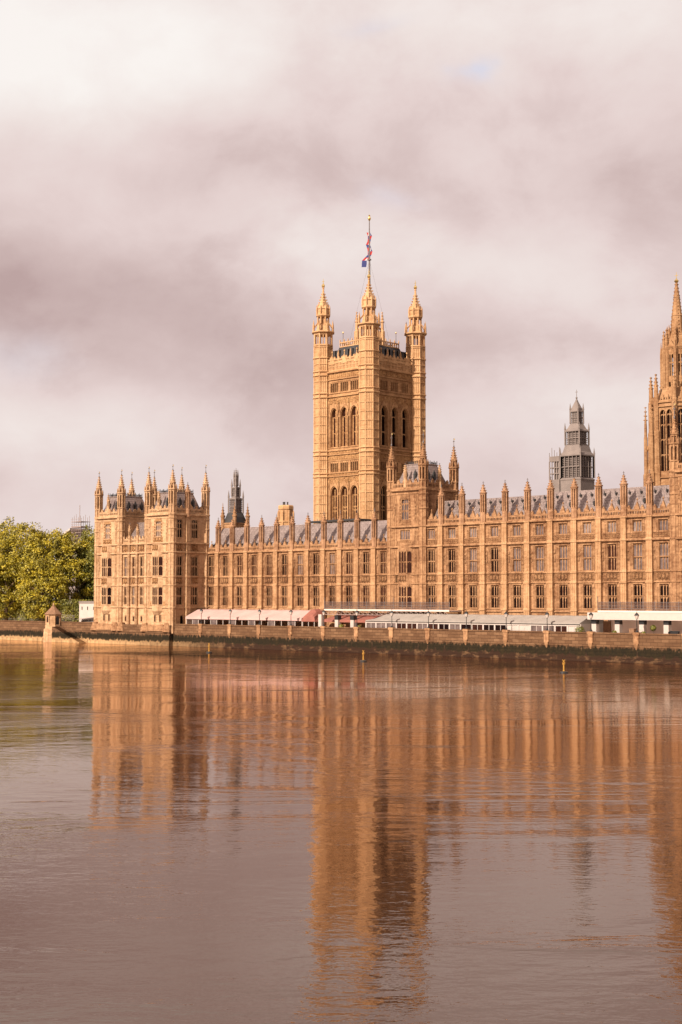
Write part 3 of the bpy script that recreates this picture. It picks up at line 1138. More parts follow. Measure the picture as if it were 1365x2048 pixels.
def river_tower(label, u0):
    u1, v0, v1 = u0 + 10.2, 229.3, 240.3
    t = thing('river_tower', ((u0 + u1) / 2, 234, 4.2), label, 'palace tower', 'square towers rising from the river front')
    mb = MB()
    m = M['stone']
    xc, fw, p = 4.95, 2.3, .85
    oh = fw / 2 + p
    rows = [(9.55, 14.0), (16.8, 21.5)]
    e_ops = [(xc - oh, xc + oh, a, b) for a, b in rows] + [(xc - 1.35, xc + 1.35, 23.95, 25.95), (xc - .95, xc + .95, 28.2, 32.5)]
    n_ops = [(4.2, 6.1, 28.2, 32.5)]
    tower_faces(mb, u0, u1, v0, v1, 4.2, 34.7, e_ops, n_ops)
    strs = [(8.85, .25, .25), (14.55, .22, .2), (16.52, .22, .2), (22.42, .36, .4), (26.72, .34, .4), (34.55, .4, .42), (33.7, .14, .1)]

    def deco(mm, L):
        for z, h, o in strs:
            string(mm, .8, L - .8, z, h, o)
        face_ribs(mm, [1.5, 1.95, 2.45, L - 2.45, L - 1.95, L - 1.5], 9, 34, [14.55, 16.52, 22.4, 26.7, 33.6])
        for xx in (2.2, L - 2.2):
            for z in (18.6, 29.5):
                statue(mm, xx, z)
    each_face(mb, u0, u1, v0, v1, deco, 'ENS')
    mb.frame(u0, v0, 0)
    oriel_block(mb, xc, fw, p, 8.6, 9.5)
    oriel_block(mb, xc, fw, p, 14.05, 16.75)
    oriel_block(mb, xc, fw, p, 21.55, 22.6, extra=.12)
    oriel_block(mb, xc, fw, p, 22.62, 23.2)
    mb.build('wall', m, t)
    cb = MB(u0, v0, 0)
    shield_band(cb, xc - 1.1, xc + 1.1, 14.85, 16.3, -p - .02)
    for x in (1.9, 2.2, 7.6):
        cb.box(x, x + .9, -.07, .01, 14.8, 16.3)
    cb.box(xc - 2.6, xc + 2.6, -.06, .01, 22.75, 23.7)
    for i in range(8):
        cb.box(xc - 2.4 + i * .62, xc - 2.0 + i * .62, -.15, .01, 22.85, 23.6)
    for x in (1.3, 7.9):
        for z in (23.9, 25.0, 28.0, 29.6, 31.2):
            cb.box(x, x + .8, -.09, .01, z, z + .75)
    for s in (-1, 1):
        for z in range(7):
            cb.cbox(xc + s * 1.35, -.05, .34, .2, 27.9 + z * .72, 28.3 + z * .72)
    cb.box(xc - 1.7, xc + 1.7, -.10, .01, 27.05, 27.85)
    cb.box(xc - 1.3, xc + 1.3, -.10, .01, 32.7, 33.5)
    cb.build_split('carved_panel', M['carved'], t)
    for a, b in rows:
        oriel(t, u0, v0, 0, xc, a, b - a, fw, p, 3, m, gl((4, 1, 1, 0)))
    window(t, u0 + xc, v0, 23.95, 0, (2.7, 2.0, 4, (), 0, .15), m, M['glassmid'])
    window(t, u0 + xc, v0, 28.2, 0, (1.9, 4.3, 3, (.45,), .9, .12), m, M['glassmid'])
    window(t, u1, v0 + 5.15, 28.2, math.pi / 2, (1.9, 4.3, 3, (.45,), .9, .12), m, M['glass'])
    pm = MB()
    each_face(pm, u0, u1, v0, v1, lambda mm, L: parapet(mm, 1.0, L - 1.0, 34.75, 36.6, y=-.04, pitch=.82, gable=(L / 2, 1.6, 37.4)))
    pm.build('parapet', m, t)
    # slender pinnacles half-way along the parapet
    for x, y in ((u0 + 5.0, v0 + .1), (u1 - .1, v0 + 5.4)):
        o = put('pinnacle', PINP, t, (x, y, 35.0))
    rm = MB()
    mansard(rm, u0 + 1.0, u1 - 1.0, v0 + 1.0, v1 - 1.0, 35.0, 40.2, 2.0, .5)
    rm.build('roof', [M['slate'], M['darkiron']], t)
    for x, y in ((u0 + .75, v0 + .45), (u1 - .45, v0 + .45), (u1 - .45, v1 - .3), (u0 + .75, v1 - .3)):
        turret(t, x, y, .92, 4.2, 34.7, 39.6, 44.3, 47.2 if y < v1 - 2 else 46.2, m, (9.2, 14.55, 16.52, 22.42, 26.72, 30.5, 33.6))
    return t


river_tower('square river tower with grey roof and spired turrets before the tall flag tower', -204.4)
river_tower('square river tower at the right edge of the photo, only its panelled turret in view', -135.2)


def pavilion():
    U0, U1, V0, V1 = -294.6, -263.95, 218.6, 229.9
    t = thing('end_pavilion', ((U0 + U1) / 2, 224, 4.2), 'pale stone end pavilion with eight spired turrets rising straight from the river wall', 'palace pavilion')
    m = M['pav']
    strs = [(9.2, .28, .26), (14.55, .22, .2), (16.62, .22, .2), (22.5, .32, .34), (24.72, .34, .36), (31.6, .42, .44), (30.75, .14, .1)]
    bands = (9.2, 14.55, 16.62, 22.5, 24.72, 28.2, 30.7)
    rows = [(9.85, 14.15), (16.85, 21.5)]
    rm = MB()
    pm = MB()
    cb = MB()
    wb = MB()
    for ti, (u0, u1) in enumerate(((U0, -283.9), (-274.5, U1))):
        L = u1 - u0
        xc, fw, p = 5.25, 2.25, .85
        oh = fw / 2 + p
        e_ops = [(xc - oh, xc + oh, a, b) for a, b in rows] + [(xc - .95, xc + .95, 26.3, 29.9), (xc - 1.45, xc - .55, 5.7, 7.3), (xc + .55, xc + 1.45, 5.7, 7.3)]
        n_ops = []
        if ti:
            for c in (2.05, 7.0):
                n_ops += [(c - .95, c + .95, a, b) for a, b in rows + [(26.0, 30.3)]]
            n_ops += [(2.6, 3.6, 5.2, 7.3)]
        tower_faces(wb, u0, u1, V0, V1, 3.0, 31.7, e_ops, n_ops)

        def deco(mm, LL):
            for z, h, o in strs:
                string(mm, .7, LL - .7, z, h, o)
            face_ribs(mm, [1.35, 1.75, 2.2, LL - 2.2, LL - 1.75, LL - 1.35], 9.3, 31, [14.55, 16.62, 22.5, 24.7, 30.7])
            for z in (12.0, 19.2):
                mm.box(.8, LL - .8, -.055, .01, z - .05, z + .05)
        each_face(wb, u0, u1, V0, V1, deco, 'ES')
        wb.frame(u0, V0, 0)
        for xx in (2.0, L - 2.0):
            statue(wb, xx, 18.4)
            statue(wb, xx, 27.2)
        oriel_block(wb, xc, fw, p, 8.3, 9.8)
        wb.loft([[(xc - oh * .8, .02, 7.4), (xc - fw / 2 * .8, -.2, 7.4), (xc + fw / 2 * .8, -.2, 7.4), (xc + oh * .8, .02, 7.4)],
                 [(xc - oh, .02, 8.3), (xc - fw / 2, -p, 8.3), (xc + fw / 2, -p, 8.3), (xc + oh, .02, 8.3)]])
        oriel_block(wb, xc, fw, p, 14.2, 16.8)
        oriel_block(wb, xc, fw, p, 21.55, 22.8, extra=.1)
        oriel_block(wb, xc, fw, p, 22.82, 24.4)
        cb.frame(u0, V0, 0)
        shield_band(cb, xc - 1.05, xc + 1.05, 14.85, 16.35, -p - .02)
        shield_band(cb, xc - 1.05, xc + 1.05, 22.9, 24.3, -p - .02)
        for x in (1.5, L - 2.4):
            cb.box(x, x + .9, -.07, .01, 14.85, 16.35)
            cb.box(x, x + .9, -.07, .01, 22.8, 24.4)
        cb.box(xc - 1.75, xc + 1.75, -.12, .01, 25.0, 26.1)
        shield_band(cb, xc - 1.6, xc + 1.6, 25.1, 26.05, -.12)
        for s in (-1, 1):
            for z in range(6):
                cb.cbox(xc + s * 1.3, -.05, .3, .2, 26.3 + z * .7, 26.7 + z * .7)
            cb.cbox(xc + s * 2.6, -.04, .9, .16, 9.6, 10.6)
        cb.box(xc - 1.2, xc + 1.2, -.1, .01, 30.0, 30.6)
        cb.build_split('carved_panel', M['pavcarved'], t)
        cb = MB()
        for a, b in rows:
            oriel(t, u0, V0, 0, xc, a, b - a, fw, p, 3, m, gl((2, 4, 0, 0)))
        window(t, u0 + xc, V0, 26.3, 0, (1.9, 3.6, 3, (.42,), .7, .13), m, M['glasspale'])
        for x in (xc - 1.0, xc + 1.0):
            window(t, u0 + x, V0, 5.7, 0, (.9, 1.6, 2, (), 0, .12), m, M['glassbrown'])
        each_face(pm, u0, u1, V0, V1, lambda mm, LL: parapet(mm, .9, LL - .9, 31.8, 33.6, y=-.03, pitch=.8, gable=(LL / 2, 1.4, 34.2)))
        mansard(rm, u0 + .9, u1 - .9, V0 + 1.0, V1 - 1.0, 32.0, 37.0, 1.7, .55)
        put('pinnacle', PINP, t, (u0 + L / 2, V0 + .12, 32.4))
        for x, y in ((u0 + .95, V0 + .45), (u1 - .5, V0 + .45), (u1 - .5, V1 - .4), (u0 + .95, V1 - .4)):
            turret(t, x, y, .90, 3.0, 31.7, 37.5, 42.2, 43.6 if y < V1 - 2 else 44.2, m, bands)
    # north return of the right tower
    wb.frame(U1, V0, math.pi / 2)
    LN = V1 - V0
    for z, h, o in strs:
        string(wb, .7, LN - .7, z, h, o)
    for c in (2.05, 7.0):
        for a, b in rows + [(26.0, 30.3)]:
            window(t, U1, V0 + c, a, math.pi / 2, (1.9, b - a, 3, (.5,), 0 if b < 25 else .8, .17), m, M['glass'])
            for s in (-1, 1):
                wb.box(c + s * 1.1 - .07, c + s * 1.1 + .07, -.14, .01, a, b + .2)
        cb.frame(U1, V0, math.pi / 2)
        shield_band(cb, c - .95, c + .95, 14.85, 16.35, -.03)
        shield_band(cb, c - .95, c + .95, 22.8, 24.4, -.03)
        cb.build_split('carved_panel', M['pavcarved'], t)
        cb = MB()
    window(t, U1, V0 + 3.1, 5.2, math.pi / 2, (1.0, 2.1, 1, (), 0, .12), m, M['glass'])
    bmN = buttress_mesh(m, [9.2, 14.55, 16.62, 22.5, 24.72], 4.2, 31.7, 1.15, .5)
    o = put('buttress', bmN, t, (U1, V0 + 4.65, 0), math.pi / 2)
    sub('pinnacle', PIN, o, (0, -.1, 31.0))
    # link between the two towers, three narrow bays
    a0, a1, vl = -283.9, -274.5, V0 + .45
    wb.frame(0, vl, 0)
    lb = [-283.75, -280.9, -277.0, -274.6]
    lb = [-283.9, -280.75, -277.6, -274.5]
    ops = []
    for a, b in zip(lb[:-1], lb[1:]):
        xm = (a + b) / 2
        ops += [(xm - .62, xm + .62, q, r) for q, r in rows] + [(xm - .35, xm + .35, 5.7, 7.1)]
        for q, r in rows:
            window(t, xm, vl, q, 0, (1.24, r - q, 2, (.48,), 0, .16), m, gl((1, 3, 1, 0)))
        window(t, xm, vl, 5.7, 0, (.7, 1.4, 1, (), 0, .12), m, M['glassbrown'])
        for q, r in rows:
            for s in (-1, 1):
                wb.box(xm + s * .78 - .06, xm + s * .78 + .06, -.12, .01, q, r + .2)
            wb.box(xm - .9, xm + .9, -.16, .01, r + .1, r + .28)
        cb.frame(0, vl, 0)
        shield_band(cb, xm - .9, xm + .9, 14.85, 16.35, -.03, 2)
        shield_band(cb, xm - .9, xm + .9, 22.8, 24.4, -.03, 2)
        cb.build_split('carved_panel', M['pavcarved'], t)
        cb = MB()
        parapet(pm.frame(0, vl, 0), a + .3, b - .3, 24.9, 26.5, y=-.03, pitch=.7)
    wallface(wb, a0, a1, 3.0, 24.8, ops)
    for z, h, o in strs[:5]:
        string(wb, a0 + .2, a1 - .2, z, h, o)
    wb.frame(0, 0, 0)
    wb.box(a0, a1, vl + .7, V1, 3.0, 24.6)
    bml = buttress_mesh(m, [9.2, 14.55, 16.62, 22.5], 3.0, 24.75, .72, .5)
    for u in (lb[1], lb[2]):
        o = put('buttress', bml, t, (u, vl, 0))
        sub('pinnacle', PINP, o, (0, -.1, 24.7))
    rm.frame(0, 0, 0)
    rm.loft([[(x, vl + .9, 25.0), (x, vl + 5.2, 30.4), (x, vl + 6.2, 30.4), (x, V1, 25.0)] for x in (a0 + .05, a1 - .05)])
    # projecting battered base with broad stone feet
    bs = MB()
    bs.loft([[(U0 - .5, 217.2, -4), (U1 + .1, 217.2, -4), (U1 + .1, 219.6, -4), (U0 - .5, 219.6, -4)],
             [(U0 - .3, 217.9, 3.0), (U1 + .1, 217.9, 3.0), (U1 + .1, 219.6, 3.0), (U0 - .3, 219.6, 3.0)]])
    bs.box(U0 - .4, U1 + .15, 217.75, 219.55, 3.002, 3.35)
    bs.box(U0 - .3, U1 + .1, 218.1, 219.5, 3.352, 4.6)
    bs.box(U0 - .35, U1 + .15, 218.0, 219.45, 4.602, 4.95)
    bs.build('river_base', M['wall'], t)
    for u in (U0 + 1, -285.2, -283.0, -273.6, -265.2):
        fb = MB()
        fb.prof(u, 218.3, [(1.15, 3.36), (1.0, 4.2), (.75, 4.97), (.7, 5.4)], 8)
        fb.build('stone_foot', M['stone'], t)
    for ua, ub in ((U0 + .9, -285.0), (-273.6, -265.2)):
        fb = MB()
        fb.loft([[(ua + .8, y, 3.5), (ub - .8, y, 3.5), (ub - 1.2, y, 5.0), (ua + 1.2, y, 5.0)] for y in (217.8, 218.6)])
        fb.build('stone_apron', M['stone'], t)
    wb.build('wall', m, t)
    pm.build('parapet', m, t)
    rm.build('roof', [M['slate'], M['darkiron']], t)
    return t


pavilion()


# ------------------------------------------------------------------ the tall flag tower
def flag_tower():
    cu, cv, h, hv = -284.7, 311.35, 9.25, 10.35      # a little deeper than it is wide
    v0, v1 = cv - hv - .6, cv + hv + .6
    U0, U1 = cu - h - .6, cu + h + .6
    t = thing('royal_tower', (cu, cv, 4.1), 'very tall square golden stone tower with four spired turrets and a flagpole', 'palace tower')
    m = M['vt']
    wb, cb = MB(), MB()
    for nm, L, fx, fy, rot in (('E', U1 - U0, U0, v0, 0), ('N', v1 - v0, U1, v0, math.pi / 2)):
        pit = 4.05 if nm == 'E' else 4.6
        cs = [L / 2 - pit, L / 2, L / 2 + pit]
        ops = []
        for c in cs:
            ops.append((c - 1.42, c + 1.42, 55.7, 67.1, 64.4))
            ops.append((c - 1.42, c + 1.42, 34.0, 43.9, 41.4))
            for i in range(4):
                x = c + (i - 1.5) * .78
                ops.append((x - .27, x + .27, 71.9, 74.6))
                ops.append((x - .27, x + .27, 48.3, 50.9))
        wb.frame(fx, fy, rot)
        wallface(wb, 0, L, 20, 78.2, ops, depth=1.6)
        wb.poly([(.5, 1.62, 20), (L - .5, 1.62, 20), (L - .5, 1.62, 78), (.5, 1.62, 78)])
        for z, hh, o in ((47.0, .3, .3), (48.0, .3, .25), (53.4, .35, .35), (54.6, .3, .3), (55.4, .2, .16), (70.6, .35, .35), (71.6, .25, .2), (75.7, .3, .3), (77.9, .45, .5), (51.6, .2, .15), (75.0, .16, .1), (32.5, .4, .4)):
            string(wb, 2.0, L - 2.0, z, hh, o)
        for c in cs:
            for z0, zs, za in ((55.6, 64.4, 67.1), (34.0, 41.4, 43.9)):
                for s in (-1, 1):
                    wb.box(c + s * 1.62 - .12, c + s * 1.62 + .12, -.26, .01, z0, zs + .2)
                    wb.box(c + s * 2.02 - .09, c + s * 2.02 + .09, -.20, .01, z0 - .4, za + 2.5)
                P = arch_pts(c - 1.62, c + 1.62, zs, za + .25)
                Q = arch_pts(c - 1.95, c + 1.95, zs, za + 1.5)
                for i in range(len(P) - 1):
                    wb.loft([[(P[i][0], y, P[i][1]), (P[i + 1][0], y, P[i + 1][1]), (Q[i + 1][0], y, Q[i + 1][1]), (Q[i][0], y, Q[i][1])] for y in (.01, -.24)])
                wb.prof(c, -.1, [(.14, za + 1.2), (.12, za + 2.2), (.3, za + 2.5), (.05, za + 3.0)], 6)
            for xx in [c + (i - 2) * .78 for i in range(5)]:
                for za, zb in ((71.8, 74.9), (48.2, 51.3)):
                    wb.box(xx - .06, xx + .06, -.12, .01, za, zb)
        cb.frame(fx, fy, rot)
        for za, zb, pitch in ((76.0, 77.6, .8), (68.3, 70.3, .66), (53.65, 54.4, .6), (47.15, 47.85, .6), (45.0, 46.7, .66), (51.8, 53.2, .7), (32.8, 33.7, .7)):
            cb.box(2.3, L - 2.3, -.06, .01, za, zb)
            n = int((L - 5) / pitch)
            for i in range(n):
                x = 2.5 + (L - 5) * (i + .5) / n
                cb.box(x - pitch * .3, x + pitch * .3, -.17, -.055, za + (zb - za) * .12, za + (zb - za) * (.6 if i % 2 else .88))
        for c in cs:
            for z0 in (55.7, 34.0):
                big = z0 > 50
                x, y = (fx + c, fy + .62) if nm == 'E' else (fx - .8, fy + c)
                window(t, x, y, z0, rot, (2.84, (11.4 if big else 9.9), 2 if big else 3, (.36,) if big else (.3, .4), 2.6, (.60 if big else .34) if nm == 'E' else .26, .22), M['vtcarved'] if nm == 'E' else m, M['glassbrown'] if (nm == 'E') else M['glass'])
            for i in range(4):
                xx = c + (i - 1.5) * .78
                for z0, hh in ((71.9, 2.7), (48.3, 2.6)):
                    x, y = (fx + xx, fy + .85) if nm == 'E' else (fx - .85, fy + xx)
                    window(t, x, y, z0, rot, (.54, hh, 1, (), 0, .1, .42), m, M['glass'])
    wb.frame(0, 0, 0)
    wb.poly([(U0, v1, 20), (U0, v0, 20), (U0, v0, 78.2), (U0, v1, 78.2)])
    wb.poly([(U1, v1, 20), (U0, v1, 20), (U0, v1, 78.2), (U1, v1, 78.2)])
    wb.poly([(U0, v0, 78.2), (U1, v0, 78.2), (U1, v1, 78.2), (U0, v1, 78.2)])
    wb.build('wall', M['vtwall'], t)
    cb.build_split('carved_panel', M['vtcarved'], t)
    pm = MB()

    def par(mm, LL):
        mm.box(2.4, LL - 2.4, .12, .4, 78.2, 80.6)
        n = 26
        for i in range(n + 1):
            x = 2.4 + (LL - 4.8) * i / n
            mm.box(x - .13, x + .13, -.1, .121, 78.5, 80.5)
        mm.box(2.4, LL - 2.4, -.14, .119, 78.2, 78.5)
        mm.box(2.4, LL - 2.4, -.14, .42, 80.5, 80.75)
        mm.box(2.4, LL - 2.4, -.12, .119, 79.5, 79.65)
        parapet(mm, 2.4, LL - 2.4, 80.75, 82.3, y=-.1, pitch=.8, th=.35)
        for i in range(3):
            x = 2.4 + (LL - 4.8) * (i + .5) / 3
            mm.loft([[(x - 1.2, y, 80.2), (x + 1.2, y, 80.2), (x + .05, y, 82.9), (x - .05, y, 82.9)] for y in (-.16, .3)])
            mm.prof(x, .07, [(.12, 82.7), (.1, 83.6), (.25, 83.8), (.03, 84.3)], 6)
        for i in range(4):
            x = 2.4 + (LL - 4.8) * i / 3
            mm.prof(x, .07, [(.2, 80.5), (.2, 83.2), (.03, 84.4)], 4)
    each_face(pm, U0, U1, v0, v1, par)
    pm.build('parapet', m, t)
    # dark iron roof with a pierced stone crest
    rm = MB()
    sq = lambda q, z: [(cu - q, cv - q - 1.1, z), (cu + q, cv - q - 1.1, z), (cu + q, cv + q + 1.1, z), (cu - q, cv + q + 1.1, z)]
    rm.loft([sq(8.5, 79.0), sq(7.8, 84.4), sq(7.5, 84.8), sq(6.2, 84.9), sq(5.9, 85.7), sq(5.9, 85.9)])
    for i in range(9):
        for s in (-1, 1):
            q = -7.0 + 14.0 * i / 8
            rm.cbox(cu + q, cv - 9.1, .16, .3, 79.2, 84.6)
            rm.cbox(cu + 8.0, cv + q, .3, .16, 79.2, 84.6)
    ro = rm.build('roof', M['darkiron'], t)
    cr = MB()
    for s in 'ENSW':
        def crest(mm, LL):
            mm.box(0, LL, -.1, .2, 85.9, 86.2)
            mm.box(0, LL, -.12, .22, 87.2, 87.5)
            n = 14
            for i in range(n + 1):
                x = LL * i / n
                mm.box(x - .13, x + .13, -.05, .15, 86.2, 87.2)
                if i % 2 == 0:
                    mm.prof(x, .05, [(.14, 87.5), (.12, 88.0), (.02, 88.5)], 4)
        each_face(cr, cu - 5.7, cu + 5.7, cv - 6.8, cv + 6.8, crest, s)
    for sx in (-1, 1):
        for sy in (-1, 1):
            cr.prof(cu + sx * 2.7, cv + sy * 2.7, [(.75, 85.9), (.7, 91.0), (.42, 91.3), (.36, 93.6), (.6, 93.9), (.3, 94.2), (.05, 97.0)], 6)
            crockets(cr, cu + sx * 2.7, cv + sy * 2.7, .35, 94.2, .05, 97.0, k=3, size=.2)
            cr.tube((cu + sx * 2.7, cv + sy * 2.7, 91.0), (cu, cv, 95.5), .28, 4)
    cr.prof(cu, cv, [(.9, 85.9), (.8, 94), (.5, 96.5)], 8)
    cr.build('crest', m, t)
    fm = MB()
    for sx, sy in ((-1, -1), (1, 1), (1, -1)):
        fm.tube((cu + sx * 5.6, cv + sy * 5.6, 87.5), (cu + sx * 5.6, cv + sy * 5.6, 90.3), .10, 5)
        fm.cur = 1
        fm.prof(cu + sx * 5.6, cv + sy * 5.6, [(.05, 90.2), (.22, 90.5), (.05, 90.9)], 6)
        fm.cur = 0
    fm.build('roof_finial', [M['iron'], M['gold']], t)
    # corner turrets: one mesh, four parts
    mb = MB()
    r = 2.72
    bands = [32.5, 47.0, 48.0, 53.4, 54.6, 70.6, 71.8, 77.2, 78.4, 82.5]
    mb.prof(0, 0, [(r * .97, 20), (r * .97, 86.3)], 8)
    q = r / math.cos(math.pi / 8)
    for j in range(8):
        a = math.pi / 8 + j * math.pi / 4
        mb.cbox(q * .965 * math.cos(a), q * .965 * math.sin(a), .36, .36, 20, 86.3)
        a2 = j * math.pi / 4
        for k in (-.5, 0, .5):
            tx, ty = -math.sin(a2) * k * 1.1, math.cos(a2) * k * 1.1
            for za, zb in zip([26] + bands, bands + [86.2]):
                if zb - za > 1.5:
                    mb.cbox(r * .985 * math.cos(a2) + tx, r * .985 * math.sin(a2) + ty, .15, .15, za + .5, zb - .4)
    z = 26.0
    while z < 86:
        if all(abs(z - b) > 1.2 for b in bands):
            mb.prof(0, 0, [(r * 1.05, z - .09), (r * 1.05, z + .09)], 8)
        z += 2.6
    for z in bands:
        mb.prof(0, 0, [(r * 1.0, z - .35), (r * 1.12, z - .12), (r * 1.12, z + .12), (r * 1.0, z + .22)], 8)
    # open arcade stage
    mb.prof(0, 0, [(r * 1.06, 86.2), (r * 1.06, 86.6), (r * .8, 86.62)], 8)
    for j in range(8):
        a = math.pi / 8 + j * math.pi / 4
        mb.cbox(q * .90 * math.cos(a), q * .90 * math.sin(a), .52, .52, 86.4, 90.2)
        a2 = j * math.pi / 4
        mb.cbox(r * .9 * math.cos(a2), r * .9 * math.sin(a2), .2, .2, 86.4, 90.2)
        mb.prof(q * 1.05 * math.cos(a), q * 1.05 * math.sin(a), [(.24, 90.3), (.22, 92.2), (.02, 94.0)], 4)
        mb.tube((q * .98 * math.cos(a), q * .98 * math.sin(a), 91.9), (1.5 * math.cos(a), 1.5 * math.sin(a), 93.6), .12, 4)
    mb.prof(0, 0, [(r * .95, 89.5), (r * 1.0, 89.9), (r * 1.22, 90.2), (r * 1.22, 90.5), (r * .75, 90.9), (1.75, 92.6)], 8)
    mb.prof(0, 0, [(1.05, 92.5), (1.05, 95.2)], 8)
    for j in range(8):
        a = math.pi / 8 + j * math.pi / 4
        mb.cbox(1.72 * math.cos(a), 1.72 * math.sin(a), .34, .34, 92.5, 95.2)
    mb.prof(0, 0, [(1.6, 94.9), (2.05, 95.3), (2.05, 95.7), (1.7, 95.9), (1.75, 97.2), (2.0, 97.5), (1.6, 97.7)], 8)
    for j in range(8):
        a = math.pi / 8 + j * math.pi / 4
        mb.prof(2.05 * math.cos(a), 2.05 * math.sin(a), [(.16, 95.6), (.16, 97.6), (.02, 98.6)], 4)
    tur = mesh_of(mb, 'turret', m)
    sp = MB()
    sp.prof(0, 0, [(1.6, 97.6), (1.10, 98.9), (.66, 100.5), (.38, 101.9), (.24, 103.4), (.36, 103.7), (.2, 103.9)], 8)
    crockets(sp, 0, 0, 1.5, 97.9, .3, 102.2, k=5, size=.3)
    for j in range(4):
        a = math.pi / 4 + j * math.pi / 2
        sp.cbox(1.35 * math.cos(a), 1.35 * math.sin(a), .45, .45, 97.7, 98.9)
    sp.cur = 1
    sp.prof(0, 0, [(.1, 103.8), (.42, 104.1), (.5, 104.45), (.4, 104.8), (.12, 105.1), (.05, 106.6)], 8)
    sp.box(-.4, .4, -.05, .05, 105.7, 105.85)
    spm = mesh_of(sp, 'spire', [m, M['gold']])
    for sx in (-1, 1):
        for sy in (-1, 1):
            o = put('turret', tur, t, (cu + sx * h, cv + sy * hv, 0))
            sub('spire', spm, o, (0, 0, .1))
    # flagpole and flag are things of their own
    f = thing('flagpole', (cu, cv, 96), 'tall iron flagpole with gilded ball on top of the golden tower', 'flagpole')
    pb = MB()
    pb.prof(cu, cv, [(.42, 95.5), (.32, 105), (.22, 116), (.13, 124.6)], 8)
    pb.prof(cu, cv, [(.55, 112.6), (.55, 112.9)], 8)
    pb.build('pole', M['iron'], f)
    gb = MB()
    gb.prof(cu, cv, [(.1, 124.5), (.34, 124.9), (.46, 125.3), (.34, 125.7), (.2, 126.0), (.3, 126.2), (.08, 126.5)], 10)
    gb.build('ball', M['gold'], f)
    for sx, sy in ((-1, -1), (1, 1)):
        g = MB()
        g.tube((cu, cv, 112.7), (cu + sx * 4.2, cv + sy * 4.2, 88), .022, 4)
        g.build('stay', M['iron'], f)
    fl = MB()
    # limp flag: twisted cloth gathered along the pole, its fly end blown to the south
    rows_ = [(121.0, .15, .25, 0), (120.0, .3, .55, 1), (119.0, .15, .4, 0), (118.2, .35, .6, 1), (117.3, .15, .5, 2), (116.4, .3, .55, 0), (115.3, .25, .7, 1), (114.2, .1, .55, 2), (113.4, -.4, .3, 1), (112.5, -1.0, -.35, 2), (111.3, -1.4, -.75, 2), (110.5, -1.55, -1.2, 1)]
    rd = Vector((.724, .69, 0))
    for i in range(len(rows_) - 1):
        z0, a0, b0, c0 = rows_[i]
        z1, a1, b1, _ = rows_[i + 1]
        segs = 4
        for s_ in range(segs):
            fa, fb2 = s_ / segs, (s_ + 1) / segs
            pts = []
            for z, a, b, ff in ((z0, a0, b0, fa), (z0, a0, b0, fb2), (z1, a1, b1, fb2), (z1, a1, b1, fa)):
                w = (a - .45) + (b - a + .75) * ff
                dpt = .35 * math.sin(ff * 6.0 + z * 1.3)
                pts.append((cu + rd.x * w + .69 * (-dpt - .4), cv + rd.y * w - .724 * (dpt + .4), z))
            fl.cur = 2 if c0 == 2 else (0, 0, 1, 2)[(s_ + c0) % 4]
            fl.poly(pts)
    fo = fl.build('flag', [M['flagred'], M['flagwhite'], M['flagblue']])
    so = fo.modifiers.new('cloth', 'SOLIDIFY')
    so.thickness = .05
    tag(fo, 'limp red, white and blue flag hanging from the tall pole', 'flag')


flag_tower()


